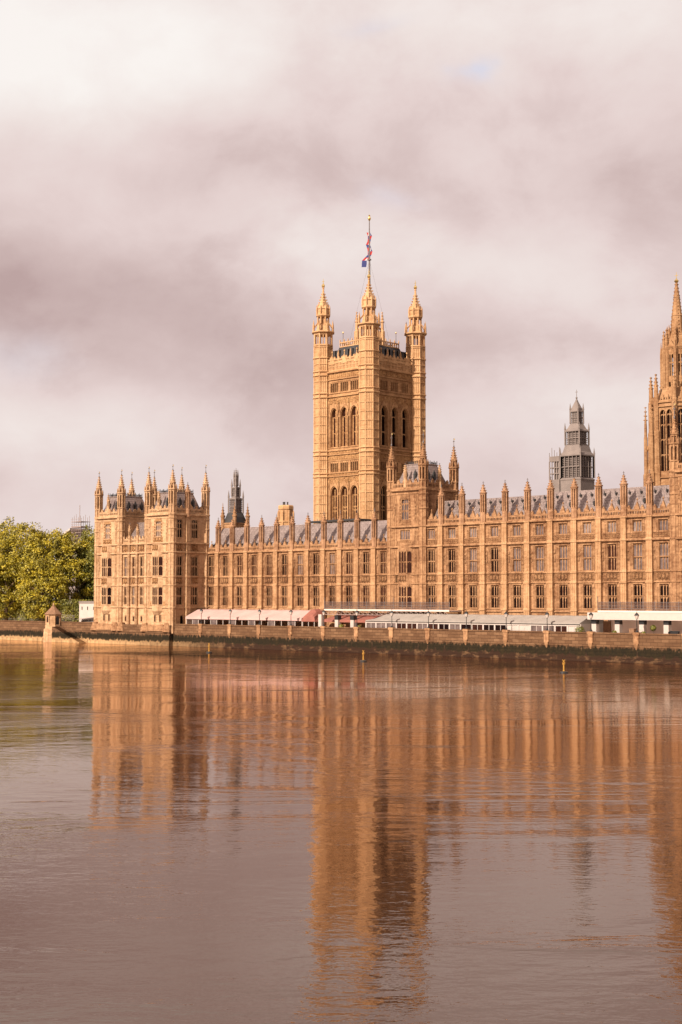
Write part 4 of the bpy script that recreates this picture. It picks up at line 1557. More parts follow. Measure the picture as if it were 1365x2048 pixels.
# ------------------------------------------------------------------ the octagonal spired tower
def octagon_tower():
    cu, cv = -193.3, 332.4
    t = thing('octagonal_tower', (cu, cv, 4.1), 'brown octagonal stone tower with lantern and tall spire at the right edge', 'palace tower')
    m = M['ct']
    mb = MB()
    r = 6.35
    q = r / math.cos(math.pi / 8)
    wl = 2 * r * math.tan(math.pi / 8)
    for j in range(8):
        a = j * math.pi / 4
        # face frame: outward normal at angle a
        fx, fy = cu + r * math.cos(a) + wl / 2 * math.sin(a), cv + r * math.sin(a) - wl / 2 * math.cos(a)
        rot = a + math.pi / 2
        mb.frame(fx, fy, rot)
        ops = [(wl / 2 - 1.75, wl / 2 - .15, 44.5, 60.6, 59.4), (wl / 2 + .15, wl / 2 + 1.75, 44.5, 60.6, 59.4)]
        wallface(mb, 0, wl, 25, 62.6, ops, depth=.8)
        for z in (40.5, 42.8, 61.5, 62.6):
            string(mb, 0, wl, z, .3, .3)
        for i in range(7):
            x = wl * (i + .5) / 7
            mb.box(x - .14, x + .14, -.06, .2, 62.7, 63.9 if i % 2 else 64.5)
        mb.box(0, wl, -.04, .18, 62.7, 63.2)
        mb.loft([[(wl / 2 - 2.2, y, 40.8), (wl / 2 + 2.2, y, 40.8), (wl / 2 + 1.2, y, 42.2), (wl / 2 - 1.2, y, 42.2)] for y in (.01, -.3)])
        mb.frame(0, 0, 0)
        b = a + math.pi / 8
        bx, by = cu + (q + .2) * math.cos(b), cv + (q + .2) * math.sin(b)
        mb.prof(bx, by, [(1.15, 25), (1.1, 46), (.95, 46.4), (.85, 55), (.7, 55.5), (.7, 63.2), (.55, 63.4), (.5, 66.5), (.05, 70.3)], 8)
        crockets(mb, bx, by, .5, 66.5, .05, 70.3, k=4, size=.26)
        ox, oy = cu + (q + 1.75) * math.cos(b), cv + (q + 1.75) * math.sin(b)
        mb.prof(ox, oy, [(.75, 25), (.7, 44), (.5, 44.4), (.46, 54), (.36, 54.3), (.34, 57), (.04, 62.0)], 8)
        crockets(mb, ox, oy, .4, 58, .05, 62.5, k=4, size=.22)
        for z in (53.0, 47.0):
            mb.tube((ox, oy, z - 3), (bx, by, z), .35, 4)
    mb.frame(0, 0, 0)
    mb.prof(cu, cv, [(r - .85, 25), (r - .85, 62.5)], 8)
    mb.prof(cu, cv, [(r - .3, 62.4), (r - .6, 63.2), (4.6, 66.0), (4.6, 66.5)], 8)
    mb.build('wall', m, t)
    for j in range(8):
        a = j * math.pi / 4
        for s in (-1, 1):
            x = cu + (r - .35) * math.cos(a) - s * .95 * math.sin(a)
            y = cv + (r - .35) * math.sin(a) + s * .95 * math.cos(a)
            window(t, x, y, 44.5, a + math.pi / 2, (1.6, 16.1, 2, (.27, .52, .76), 1.2, .17), m, M['glass'])
    lb = MB()
    rl = 3.25
    ql = rl / math.cos(math.pi / 8)
    lb.prof(cu, cv, [(4.6, 66.0), (4.3, 66.4), (3.6, 66.9)], 8)
    for j in range(8):
        b = j * math.pi / 4 + math.pi / 8
        x, y = cu + ql * math.cos(b), cv + ql * math.sin(b)
        lb.prof(x, y, [(.62, 66.4), (.55, 77.6), (.42, 77.8), (.4, 79.5), (.04, 82.5)], 8)
        crockets(lb, x, y, .4, 79.5, .05, 82.4, k=3, size=.22)
        xo, yo = cu + (ql + .75) * math.cos(b), cv + (ql + .75) * math.sin(b)
        lb.prof(xo, yo, [(.3, 64.5), (.28, 76.0), (.04, 79.3)], 6)
        a = j * math.pi / 4
        for w in (0,):
            lb.cbox(cu + rl * .97 * math.cos(a), cv + rl * .97 * math.sin(a), .3, .3, 66.5, 77)
        fx, fy = cu + rl * math.cos(a), cv + rl * math.sin(a)
        wlx = rl * math.tan(math.pi / 8)
        lb.frame(fx, fy, a + math.pi / 2)
        for z, hh in ((69.0, 1.6), (73.3, .35), (76.2, 1.4)):
            lb.box(-wlx, wlx, 0, .35, z - hh / 2, z + hh / 2)
        for s in (-1, 1):
            lb.box(s * wlx * .5 - .1, s * wlx * .5 + .1, .05, .3, 69, 76)
        lb.loft([[(-wlx, y, 77.0), (wlx, y, 77.0), (.1, y, 79.4), (-.1, y, 79.4)] for y in (-.1, .3)])
        lb.frame(0, 0, 0)
    lb.prof(cu, cv, [(3.4, 77.2), (3.6, 77.6), (2.9, 78.0), (2.4, 80.4), (2.0, 81.3)], 8)
    lb.build('lantern', m, t)
    sp = MB()
    sp.prof(cu, cv, [(2.35, 77.8), (2.2, 80.6), (2.35, 80.9), (1.72, 81.2), (1.28, 86.0), (1.42, 86.2), (1.22, 86.5), (.74, 91), (.86, 91.2), (.70, 91.4), (.25, 95.2)], 8)
    for j in range(8):
        b = j * math.pi / 4 + math.pi / 8
        sp.prof(cu + 2.6 * math.cos(b), cv + 2.6 * math.sin(b), [(.3, 79), (.28, 81.5), (.03, 83.6)], 4)
    crockets(sp, cu, cv, 1.7, 81.2, .28, 95.0, k=14, size=.24)
    sp.cur = 1
    sp.prof(cu, cv, [(.3, 95.1), (.6, 95.6), (.3, 96.0), (.08, 96.3), (.05, 98.0)], 8)
    sp.box(cu - .5, cu + .5, cv - .05, cv + .05, 97.0, 97.15)
    sp.build('spire', [m, M['gold']], t)


octagon_tower()


# ------------------------------------------------------------------ sheeted lantern towers behind the roofs
def lantern_tower(name, cu, cv, s, zs, label, scaff=True):
    """square tiered lantern tower; zs = (base, belfry0, belfry1, tier0, tier1, top0, top1, tip, finial); s = half widths"""
    t = thing(name, (cu, cv, 4.1), label, 'lantern tower')
    zb, b0, b1, t0, t1, p0, p1, tip, fin = zs
    h1, h2, h3 = s
    sq = lambda h, z: [(cu - h, cv - h, z), (cu + h, cv - h, z), (cu + h, cv + h, z), (cu - h, cv + h, z)]
    mb = MB()
    mb.loft([sq(h1, 20), sq(h1, b0 - .8), sq(h1 * 1.03, b0 - .7), sq(h1 * 1.03, b0 - .4), sq(h1 * .9, b0)])
    mb.loft([sq(h1 * .80, b0 - .1), sq(h1 * .80, b1 + .1)])
    mb.loft([sq(h1 * 1.04, b1), sq(h1 * 1.04, b1 + .35), sq(h1 * .84, b1 + (t0 - b1) * .4), sq(h2 * 1.04, t0 - .3), sq(h2 * 1.04, t0)])
    mb.loft([sq(h2 * .80, t0 - .1), sq(h2 * .80, t1 + .1)])
    mb.loft([sq(h2 * 1.06, t1), sq(h2 * 1.06, t1 + .3), sq(h2 * .8, t1 + (p0 - t1) * .4), sq(h3 * 1.05, p0 - .2), sq(h3 * 1.05, p0)])
    mb.loft([sq(h3 * .8, p0 - .1), sq(h3 * .8, p1 + .1)])
    mb.loft([sq(h3 * 1.12, p1), sq(h3 * 1.12, p1 + .2), sq(h3 * .75, p1 + (tip - p1) * .35), sq(h3 * .3, p1 + (tip - p1) * .75), sq(.08, tip)])
    mb.prof(cu, cv, [(.1, tip - .2), (.28, tip + .3), (.07, tip + .5), (.05, fin)], 6)
    mb.box(cu - .4, cu + .4, cv - .05, cv + .05, fin - .75, fin - .6)
    for h, za, zb_, n in ((h1, b0, b1, 5), (h2, t0, t1, 4), (h3, p0, p1, 3)):
        for i in range(n + 1):
            w = -h + 2 * h * i / n
            k = .10 if 0 < i < n else .24
            for (x, y) in ((w, -h), (w, h), (-h, w), (h, w)):
                mb.cbox(cu + x * .96, cv + y * .96, k * h / 2.6 * 1.4, k * h / 2.6 * 1.4, za, zb_)
        zz = (za + zb_) / 2
        mb.loft([sq(h * .97, zz - .1), sq(h * .97, zz + .1)])
        for sx in (-1, 1):
            for sy in (-1, 1):
                mb.prof(cu + sx * h * 1.0, cv + sy * h * 1.0, [(.22, za), (.2, zb_ + .6), (.25, zb_ + .8), (.03, zb_ + 2.6)], 6)
    mb.build('wall', M['sheet'], t)
    for h, za, zb_ in ((h1, b0, b1), (h2, t0, t1), (h3, p0, p1)):
        lv = MB()
        n = int((zb_ - za) / .5)
        for i in range(n):
            z = za + (zb_ - za) * (i + .3) / n
            lv.loft([sq(h * .88, z), sq(h * .84, z + .25)])
        lv.build('louvre', M['sheetdark'], t)
    if scaff:
        sc = MB()
        xa, xb, ya, yb = cu - h1 - 3.6, cu - h1 - .15, cv - h1 - .3, cv + h1 - 1.0
        sc.box(xa, xb, ya, yb, 30, 45.2)
        sc.box(xa, xb, ya, yb, 50.4, 51.9)
        for i in range(5):
            x = xa + (xb - xa) * i / 4
            for y in (ya + .12, yb - .12):
                sc.cbox(x, y, .22 if i % 2 else .34, .22, 45.2, 50.4)
                sc.tube((x, y, 51.9), (x, y, 53.0 + (i * 5 % 3) * .7), .08, 4)
        for z in (46.9, 48.6):
            sc.box(xa, xb, ya + .02, ya + .2, z, z + .16)
            sc.box(xa, xb, ya, yb, z - .1, z - .02)
        sc.box(xa + 1.7, xb - .2, ya + .5, yb - .5, 45.2, 50.4)
        sc.build('scaffold', M['sheet'], t)


lantern_tower('lantern_tower', -230.4, 339.9, (3.45, 2.42, 1.32), (44, 45.6, 51.7, 55.0, 58.8, 61.2, 64.5, 68.4, 71.0),
              'large grey louvred lantern tower with pyramid top behind the three-storey roof')
lantern_tower('lantern_tower', -289.3, 262.0, (1.40, .80, .36), (33, 34.5, 38.3, 39.2, 41.4, 42.1, 44.0, 45.6, 47.0),
              'small grey lantern spirelet above the two-storey roof beside the end pavilion', False)


def turret_cluster():
    """little roof tower whose corner turrets ring the small spirelet"""
    cu, cv = -289.2, 261.7
    t = thing('roof_tower', (cu, cv, 4.1), 'low roof tower with stone corner turrets and dark roof around the small spirelet', 'roof tower')
    mb = MB()
    mb.box(cu - 2.4, cu + 2.4, cv - 2.4, cv + 2.4, 15, 31.5)
    mb.box(cu - 2.55, cu + 2.55, cv - 2.55, cv + 2.55, 31.5, 31.9)
    mb.build('wall', M['stone'], t)
    rm = MB()
    rm.loft([[(cu + a * 2.3, cv + b * 2.3, 31.9) for a, b in ((-1, -1), (1, -1), (1, 1), (-1, 1))], [(cu + a * 1.5, cv + b * 1.5, 34.6) for a, b in ((-1, -1), (1, -1), (1, 1), (-1, 1))]])
    rm.build('roof', M['darkiron'], t)
    for a, b in ((-1, -1), (1, -1), (1, 1)):
        tm = MB()
        x, y = cu + a * 2.4, cv + b * 2.4
        tm.prof(x, y, [(.52, 15), (.52, 33.4), (.66, 33.6), (.66, 33.9), (.46, 34.0), (.28, 35.0), (.06, 36.6)], 8)
        crockets(tm, x, y, .45, 34.1, .06, 36.4, k=3, size=.16)
        cross_finial(tm, x, y, 36.5, .9)
        tm.build('turret', M['stone'], t)


turret_cluster()


def vent_shaft():
    cu, cv = -262.4, 255.0
    t = thing('stone_chimney', (cu, cv, 4.1), 'broad pale octagonal stone chimney with small pots above the grey roof', 'chimney')
    mb = MB()
    mb.prof(cu, cv, [(1.95, 15), (1.95, 30.6), (2.15, 30.9), (2.15, 31.2), (1.75, 31.3), (1.75, 34.0), (1.95, 34.2), (1.95, 34.9), (1.8, 35.2), (1.1, 35.3)], 8)
    for j in range(8):
        a = math.pi / 8 + j * math.pi / 4
        mb.prof(cu + 2.1 * math.cos(a), cv + 2.1 * math.sin(a), [(.22, 30), (.22, 33.2), (.03, 34.0)], 6)
        a = j * math.pi / 4
        mb.frame(cu + 1.76 * math.cos(a), cv + 1.76 * math.sin(a), a + math.pi / 2)
        mb.box(-.5, -.38, -.1, .1, 31.4, 33.9)
        mb.box(.38, .5, -.1, .1, 31.4, 33.9)
        mb.frame(0, 0)
    mb.build('shaft', M['vt'], t)
    for x, y in ((-.5, -.4), (.1, -.6), (.5, .1)):
        p = MB()
        p.prof(cu + x, cv + y, [(.2, 35.2), (.18, 35.9), (.24, 36.0), (.2, 36.1)], 8)
        p.build('chimney_pot', M['darkiron'], t)


vent_shaft()


def temporary_roof():
    t = thing('temporary_roof', (-242, 258, 4.1), 'flat dark temporary roof on scaffold behind the two-storey roof', 'temporary roof')
    mb = MB()
    mb.loft([[(-257.5, 258, z0), (-240, 258, z1), (-240, 266, z1), (-257.5, 266, z0)] for z0, z1 in ((30.6, 30.7), (31.05, 31.15))])
    mb.build('roof_sheet', M['darkiron'], t)
    sc = MB()
    for i in range(7):
        x = -257 + i * 2.8
        sc.tube((x, 258.2, 15), (x, 258.2, 31.6), .07, 5)
    sc.box(-257.4, -240, 258.1, 258.25, 29.6, 29.75)
    sc.build('scaffold', M['scaffold'], t)


temporary_roof()


# ------------------------------------------------------------------ terrace: marquees, canopy, decks, lamps
def marquee_frame(mb, u0, u1, v, z0, z1, n, post=.14):
    for i in range(n + 1):
        u = u0 + (u1 - u0) * i / n
        mb.box(u - post / 2, u + post / 2, v - .07, v + .07, z0, z1)


def pink_marquee():
    u0, u1, vf, vr, vb = -262.6, -223.2, 222.0, 225.6, 229.3
    t = thing('marquee', ((u0 + u1) / 2, 225, 4.2), 'long pink canvas marquee with open glazed front along the terrace', 'marquee')
    n = 9
    mb = MB()
    for i in range(n):
        a, b = u0 + (u1 - u0) * i / n, u0 + (u1 - u0) * (i + 1) / n
        rings = []
        for k in range(5):
            x = a + (b - a) * k / 4
            sag = .10 * math.sin(math.pi * k / 4)
            rings.append([(x, vf - .25, 6.42), (x, vf - .25, 6.98 - sag * .3), (x, vr - 1.4, 8.05 - sag), (x, vr, 8.65 - sag), (x, vb, 8.75 - sag * .5), (x, vb, 8.55)])
        mb.loft(rings, True, True)
    mb.build('canvas_roof', M['pinkfabric'], t)
    fr = MB()
    marquee_frame(fr, u0 + .1, u1 - .1, vf + .05, 4.2, 6.5, 18)
    fr.box(u0, u1, vf - .02, vf + .12, 4.9, 5.0)
    fr.box(u0 - .02, u0 + .06, vf, vb, 4.2, 6.9)
    fr.build('frame', M['white'], t)
    ins = MB()
    ins.box(u0 + .5, u1 - .5, vb - .6, vb - .5, 4.2, 7.5)
    ins.build('back_wall', M['timber'], t)
    pn = MB()
    for i in range(18):
        if i % 3 == 1:
            a = u0 + .1 + (u1 - u0 - .2) * i / 18
            pn.box(a + .1, a + (u1 - u0) / 18 - .1, vf + .03, vf + .06, 5.0, 6.45)
    pn.build('pane', M['glassmid'], t)
    # tables laid inside
    for i in range(8):
        u = u0 + 3 + i * 4.5
        o = MB()
        o.prof(u, 223.9, [(.75, 4.22), (.8, 5.0), (.82, 5.05)], 12)
        tag(o.build('covered_table', M['white']), 'table under a white cloth inside the pink marquee', 'table', 'tables inside the pink marquee')


pink_marquee()


def red_awnings():
    t = thing('red_canopy', (-221.3, 222.6, 4.2), 'rounded brick-red canopy at the end of the pink marquee', 'canopy')
    mb = MB()
    rings = []
    for i in range(9):
        a = math.pi * i / 8
        rings.append([(-223.1 + 2.0 + 2.1 * -math.cos(a), 224.9, 6.3 + .02), (-223.1 + 2.0 + 2.1 * -math.cos(a), 221.7, 6.3), (-221.1 - 1.85 * math.cos(a), 221.9, 6.9 + .9 * math.sin(a)), (-221.1 - 1.5 * math.cos(a), 223.2, 7.2 + 1.75 * math.sin(a)), (-221.1 - 1.5 * math.cos(a), 224.9, 7.2 + 1.9 * math.sin(a))])
    mb.loft(rings)
    mb.build('canvas_hood', M['redfabric'], t)
    lg = MB()
    for u in (-222.9, -221.1, -219.3):
        lg.box(u - .06, u + .06, 221.8, 221.92, 4.2, 6.35)
    lg.build('post', M['white'], t)
    for i, (a, b) in enumerate(((-217.3, -213.2), (-212.6, -208.6), (-208.0, -204.0))):
        o = MB()
        o.loft([[(a, 227.5, 7.75), (b, 227.5, 7.75), (b, 227.5, 7.9), (a, 227.5, 7.9)], [(a, 222.6, 6.25), (b, 222.6, 6.25), (b, 222.6, 6.75), (a, 222.6, 6.75)]])
        tag(o.build('red_awning', M['redfabric']), ['sloping red awning just right of the rounded red canopy', 'sloping red awning between two pairs of white pillars', 'sloping red awning next to the grey-roofed marquee'][i], 'awning', 'red awnings under the scaffold deck')


red_awnings()


def pillar(u, v, z1, label, cap=True):
    t = thing('pillar', (u, v, 4.2), label, 'pillar')
    mb = MB()
    mb.cbox(u, v, .95, .95, 4.2, z1 - .95 if cap else z1)
    mb.build('shaft', M['white'], t)
    if cap:
        c = MB()
        c.cbox(u, v, 1.05, 1.05, z1 - .95, z1)
        c.build('cap', M['blackpaint'], t)


pillar(-217.9, 222.6, 7.9, 'plain white pillar beside the rounded red canopy', False)
pillar(-212.9, 222.6, 7.75, 'white pillar with black top between the first two red awnings')
pillar(-208.3, 222.6, 7.75, 'white pillar with black top next to the grey marquee')


def grey_marquee():
    u0, u1, vf, vb = -203.3, -149.6, 221.2, 229.0
    t = thing('marquee', ((u0 + u1) / 2, 225, 4.2), 'long grey-white marquee with white window frames in the middle of the terrace', 'marquee')
    n = 19
    mb = MB()
    rings = []
    for i in range(n * 2 + 1):
        x = u0 + (u1 - u0) * i / (2 * n)
        k = min(1, (x - u0) / 3.2)
        zr = 6.85 + (8.2 - 6.85) * k - .10 * (i % 2)
        rings.append([(x, vf - .2, 6.62), (x, vf - .2, 6.85), (x, vf + .3 + 3.0, zr), (x, vb - 2.5, zr), (x, vb, 7.4), (x, vb, 6.7)])
    mb.loft(rings)
    mb.build('canvas_roof', M['greyfabric'], t)
    fr = MB()
    step = (u1 - u0) / n
    for i in range(n + 1):
        u = u0 + step * i
        fr.box(u - .17, u + .17, vf - .08, vf + .08, 4.2, 6.6)
        if i < n:
            fr.box(u + step / 2 - .05, u + step / 2 + .05, vf - .04, vf + .04, 4.2, 6.6)
    fr.box(u0, u1, vf - .1, vf + .1, 6.28, 6.62)
    fr.box(u0, u1, vf - .06, vf + .06, 4.9, 5.02)
    fr.box(u0 - .05, u0 + .05, vf, vb, 4.2, 6.7)
    fr.box(u1 - .05, u1 + .05, vf, vb, 4.2, 6.7)
    fr.build('frame', M['white'], t)
    dk = MB()
    dk.box(u0, u1, vf - .26, vf - .2, 6.56, 6.66)
    dk.build('gutter', M['blackpaint'], t)
    random.seed(11)
    for i in range(n):
        a = u0 + step * i
        pn = MB()
        pn.box(a + .17, a + step - .17, vf + .02, vf + .05, 5.0, 6.3)
        pn.build('pane', M['white'] if i in (13, 14, 18) else random.choice([M['glass'], M['glassbrown'], M['glass'], M['glassmid']]), t)


grey_marquee()


def white_canopy():
    u0, u1 = -148.6, -112.0
    t = thing('white_canopy', ((u0 + u1) / 2, 225, 4.2), 'flat white canopy with deep fascia over the pink-walled end of the terrace', 'canopy')
    mb = MB()
    mb.box(u0, u1, 222.0, 222.25, 7.55, 8.85)
    mb.box(u0, u1, 222.25, 229.2, 8.55, 8.8)
    mb.box(u0, u0 + .2, 222.25, 229.2, 7.6, 8.5)
    mb.build('fascia', M['white'], t)
    bw = MB()
    bw.box(u0 + 1.5, u1, 226.6, 226.8, 4.2, 8.5)
    bw.build('back_wall', M['cream'], t)
    dr = MB()
    dr.box(u0 + .6, u0 + 2.2, 226.3, 226.55, 4.2, 7.2)
    dr.build('door', M['timber'], t)
    for i, u in enumerate((-147.6, -142.6, -137.5, -132.5, -127.5, -122.5)):
        c = MB()
        c.cbox(u, 223.1, 1.0, 1.0, 4.2, 6.75)
        o = c.build('pillar', M['white'], t)
        d = MB()
        d.cbox(u, 223.1, 1.02, 1.02, 6.755, 7.55)
        d.build('cap', M['blackpaint'], o)


white_canopy()


def deck(u0, u1, z, label, n):
    t = thing('scaffold_deck', ((u0 + u1) / 2, 227, z), label, 'scaffold deck')
    vf = 225.2
    mb = MB()
    mb.box(u0, u1, vf, 229.0, z - .12, z + .06)
    mb.box(u0, u1, vf - .1, vf - .002, z - .15, z + .2)
    mb.build('boards', M['cream'], t)
    tr = MB()
    k = int((u1 - u0) / 1.3)
    for i in range(k):
        a, b = u0 + (u1 - u0) * i / k, u0 + (u1 - u0) * (i + 1) / k
        tr.tube((a, vf + .05, z - .2), (b, vf + .05, z - .95), .05, 4)
        tr.tube((a, vf + .05, z - .95), (a, vf + .05, z - .15), .05, 4)
    tr.box(u0, u1, vf, vf + .1, z - 1.05, z - .93)
    tr.build('truss', M['scaffold'], t)
    rl = MB()
    for i in range(n + 1):
        u = u0 + (u1 - u0) * i / n
        rl.tube((u, vf, z + .06), (u, vf, z + 1.9 + (.9 if i % 4 == 0 else 0)), .05, 5)
    for h in (.55, 1.05, 1.75):
        rl.box(u0, u1, vf - .03, vf + .03, z + h - .03, z + h + .03)
    rl.build('railing', M['iron'], t)
    nt = MB()
    nt.poly([(u0, vf + .06, z + .08), (u1, vf + .06, z + .08), (u1, vf + .06, z + 1.7), (u0, vf + .06, z + 1.7)])
    nt.build('netting', M['net'], t)


deck(-219.5, -184.0, 8.85, 'scaffold deck with netted railing over the red awnings and marquee', 14)
deck(-148.4, -112.0, 9.0, 'scaffold deck with netted railing on top of the white canopy', 15)


def lamp_things():
    place = ['above the left end of the pink marquee', ]
    t = thing('street_lamp', (0, 0, 0), 'x', 'street lamp', 'lamps along the terrace wall')
    mb = MB()
    mb.prof(0, 0, [(.24, 0), (.2, .25), (.10, .4), (.07, .8), (.06, 2.3), (.10, 2.35)], 8)
    mb.build('post', M['blackpaint'], t)
    g = MB()
    g.prof(0, 0, [(.18, 2.4), (.34, 3.0)], 6)
    g.build('lantern', M['lampglass'], t)
    h = MB()
    h.prof(0, 0, [(.40, 3.0), (.36, 3.1), (.14, 3.4), (.05, 3.45), (.03, 3.75)], 6)
    h.prof(0, 0, [(.12, 2.33), (.2, 2.4)], 6)
    h.build('hood', M['blackpaint'], t)
    near = ['over the far left end of the pink marquee', 'third of the way along the pink marquee', 'midway along the pink marquee', 'near the red end of the pink marquee',
            'by the white pillar left of the red awnings', 'at the left end of the grey marquee', 'below the square river tower on the grey marquee', 'left of centre along the grey marquee',
            'midway along the grey marquee', 'right of centre along the grey marquee', 'at the right end of the grey marquee', 'at the left end of the white canopy', 'in front of the white canopy pillars',
            'below the panelled turret at the picture edge', 'beyond the right edge of the photo']
    for i, u in enumerate(LAMP_U):
        o = t if i == 0 else t.copy()
        if i:
            scn.collection.objects.link(o)
            for ch in t.children:
                c = ch.copy()
                scn.collection.objects.link(c)
                c.parent = o
        o.location = (u, 219.3, 5.42)
        o['label'] = 'black terrace lamp on its pier, ' + near[i]


lamp_things()


# ------------------------------------------------------------------ left bank: kiosk, stairs, hut, scaffolded block
def kiosk():
    cu, cv = -311.2, 217.9
    t = thing('stone_kiosk', (cu, cv, 3.4), 'small octagonal stone kiosk with pointed roof at the top of the river stairs', 'kiosk')
    mb = MB()
    mb.prof(cu, cv, [(2.5, -4), (2.35, 2.4), (2.3, 3.4), (1.95, 3.5), (1.95, 4.4), (1.78, 4.5), (1.78, 6.9), (1.95, 7.05), (1.95, 7.2)], 8)
    for j in range(8):
        a = math.pi / 8 + j * math.pi / 4
        mb.cbox(cu + 1.93 * math.cos(a), cv + 1.93 * math.sin(a), .22, .22, 4.4, 6.95)
    mb.build('wall', M['pav'], t)
    rf = MB()
    rf.prof(cu, cv, [(2.2, 7.15), (2.15, 7.3), (.75, 8.8), (.12, 9.6)], 8)
    ro = rf.build('roof', M['timber'], t)
    f = MB()
    f.prof(cu, cv, [(.12, 9.5), (.2, 9.8), (.06, 10.0), (.04, 10.3)], 6)
    f.build('finial', M['pav'], t)
    for a, w, z0, z1, nm in ((0, .45, 4.3, 6.4, 'door'), (-math.pi / 2, .32, 5.1, 6.4, 'window'), (-math.pi / 4, .05, 5.1, 6.4, None)):
        if nm:
            d = MB(cu + 1.80 * math.cos(a), cv + 1.80 * math.sin(a), a + math.pi / 2)
            d.box(-w, w, -.03, .1, z0, z1)
            d.box(-w * .7, w * .7, -.03, .1, z1 - .02, z1 + .3)
            d.build(nm, M['blackpaint'] if nm == 'door' else M['glassbrown'], t)
    s = thing('river_stairs', (-302, 217.6, 0), 'stone river stairs sloping down from the kiosk into the water', 'stairs')
    st = MB()
    n = 22
    for i in range(n):
        a = -309.4 + i * .66
        z = 4.0 - i * .22
        st.box(a, a + .66 + .002, 216.2, 218.7, -4, z)
    st.build('steps', M['wall'], s)
    pw = MB()
    pw.loft([[(-309.4, y, 4.3), (-309.4, y, 3.3), (-294.5, y, -1.6), (-294.5, y, -.7)] for y in (218.3, 218.6)])
    pw.build('side_wall', M['wall'], s)


kiosk()


def hut():
    t = thing('white_hut', (-299, 224, 4.2), 'white two-storey hut between the trees and the end pavilion', 'hut')
    mb = MB()
    mb.frame(-305.6, 222.0, 0)
    wallface(mb, 0, 9.6, 4.2, 10.0, [(1.0, 1.42, 8.3, 9.2), (3.4, 3.82, 8.3, 9.2), (6.0, 6.42, 8.3, 9.2)], depth=.2)
    mb.frame(0, 0, 0)
    mb.box(-305.6, -296, 222.22, 228, 4.2, 9.98)
    mb.build('wall', M['white'], t)
    rf = MB()
    rf.box(-305.7, -295.9, 221.9, 228.1, 10.0, 10.6)
    rf.build('roof', M['sheet'], t)
    for x in (1.21, 3.61, 6.21):
        w = MB(-305.6, 222.0, 0)
        w.box(x - .21, x + .21, .15, .19, 8.3, 9.2)
        w.build('window', M['glass'], t)
    c = thing('tent_canopy', (-301, 221.2, 4.2), 'small low dark canopy standing at the foot of the white hut', 'canopy')
    cb = MB()
    cb.loft([[(-304.4, 220.4, 5.8), (-296.5, 220.4, 6.4), (-296.5, 221.8, 6.6), (-304.4, 221.8, 5.95)], [(-304.4, 220.4, 5.9), (-296.5, 220.4, 6.55), (-296.5, 221.8, 6.75), (-304.4, 221.8, 6.05)]])
    cb.build('roof_sheet', M['sheet'], c)
    for u in (-304.2, -301.5, -299.0):
        p = MB()
        p.box(u - .06, u + .06, 220.5, 220.62, 4.2, 5.85)
        p.build('post', M['blackpaint'], c)
    dk = MB()
    dk.box(-304.0, -296.6, 221.5, 221.7, 4.2, 5.6)
    dk.build('back_panel', M['sheetdark'], c)


hut()


def far_block():
    t = thing('scaffolded_building', (-412, 300, 4.1), 'pale building under scaffold and white sheeting far behind the trees', 'building')
    mb = MB()
    mb.box(-425, -406, 298.5, 314, 4.1, 30.5)
    mb.build('wall', M['sheet'], t)
    rf = MB()
    rf.loft([[(-427, y, 30.6), (-414.2, y, 35.9), (-414.2, y, 35.2), (-427, y, 29.9)] for y in (296.5, 306)])
    rf.build('roof_sheet', M['white'], t)
    sc = MB()
    u0, u1, va, vb = -413.0, -408.2, 296.6, 300.5
    for i in range(5):
        u = u0 + (u1 - u0) * i / 4
        for v in (va, vb):
            sc.tube((u, v, 4), (u, v, 39.6 + (i * 7 % 3) * .5), .075, 5)
    for z in (28.4, 30.3, 32.2, 34.1, 36.0, 37.9):
        sc.box(u0 - .5, u1 + .5, va - .1, vb + .1, z, z + (.4 if z == 36.0 else .16))
        sc.box(u0 - .5, u1 + .5, va - .2, va - .11, z + .95, z + 1.05)
    sc.tube((-411.2, 298.5, 38), (-411.2, 298.5, 44.0), .10, 6)
    sc.build('scaffold', M['scaffold'], t)


far_block()


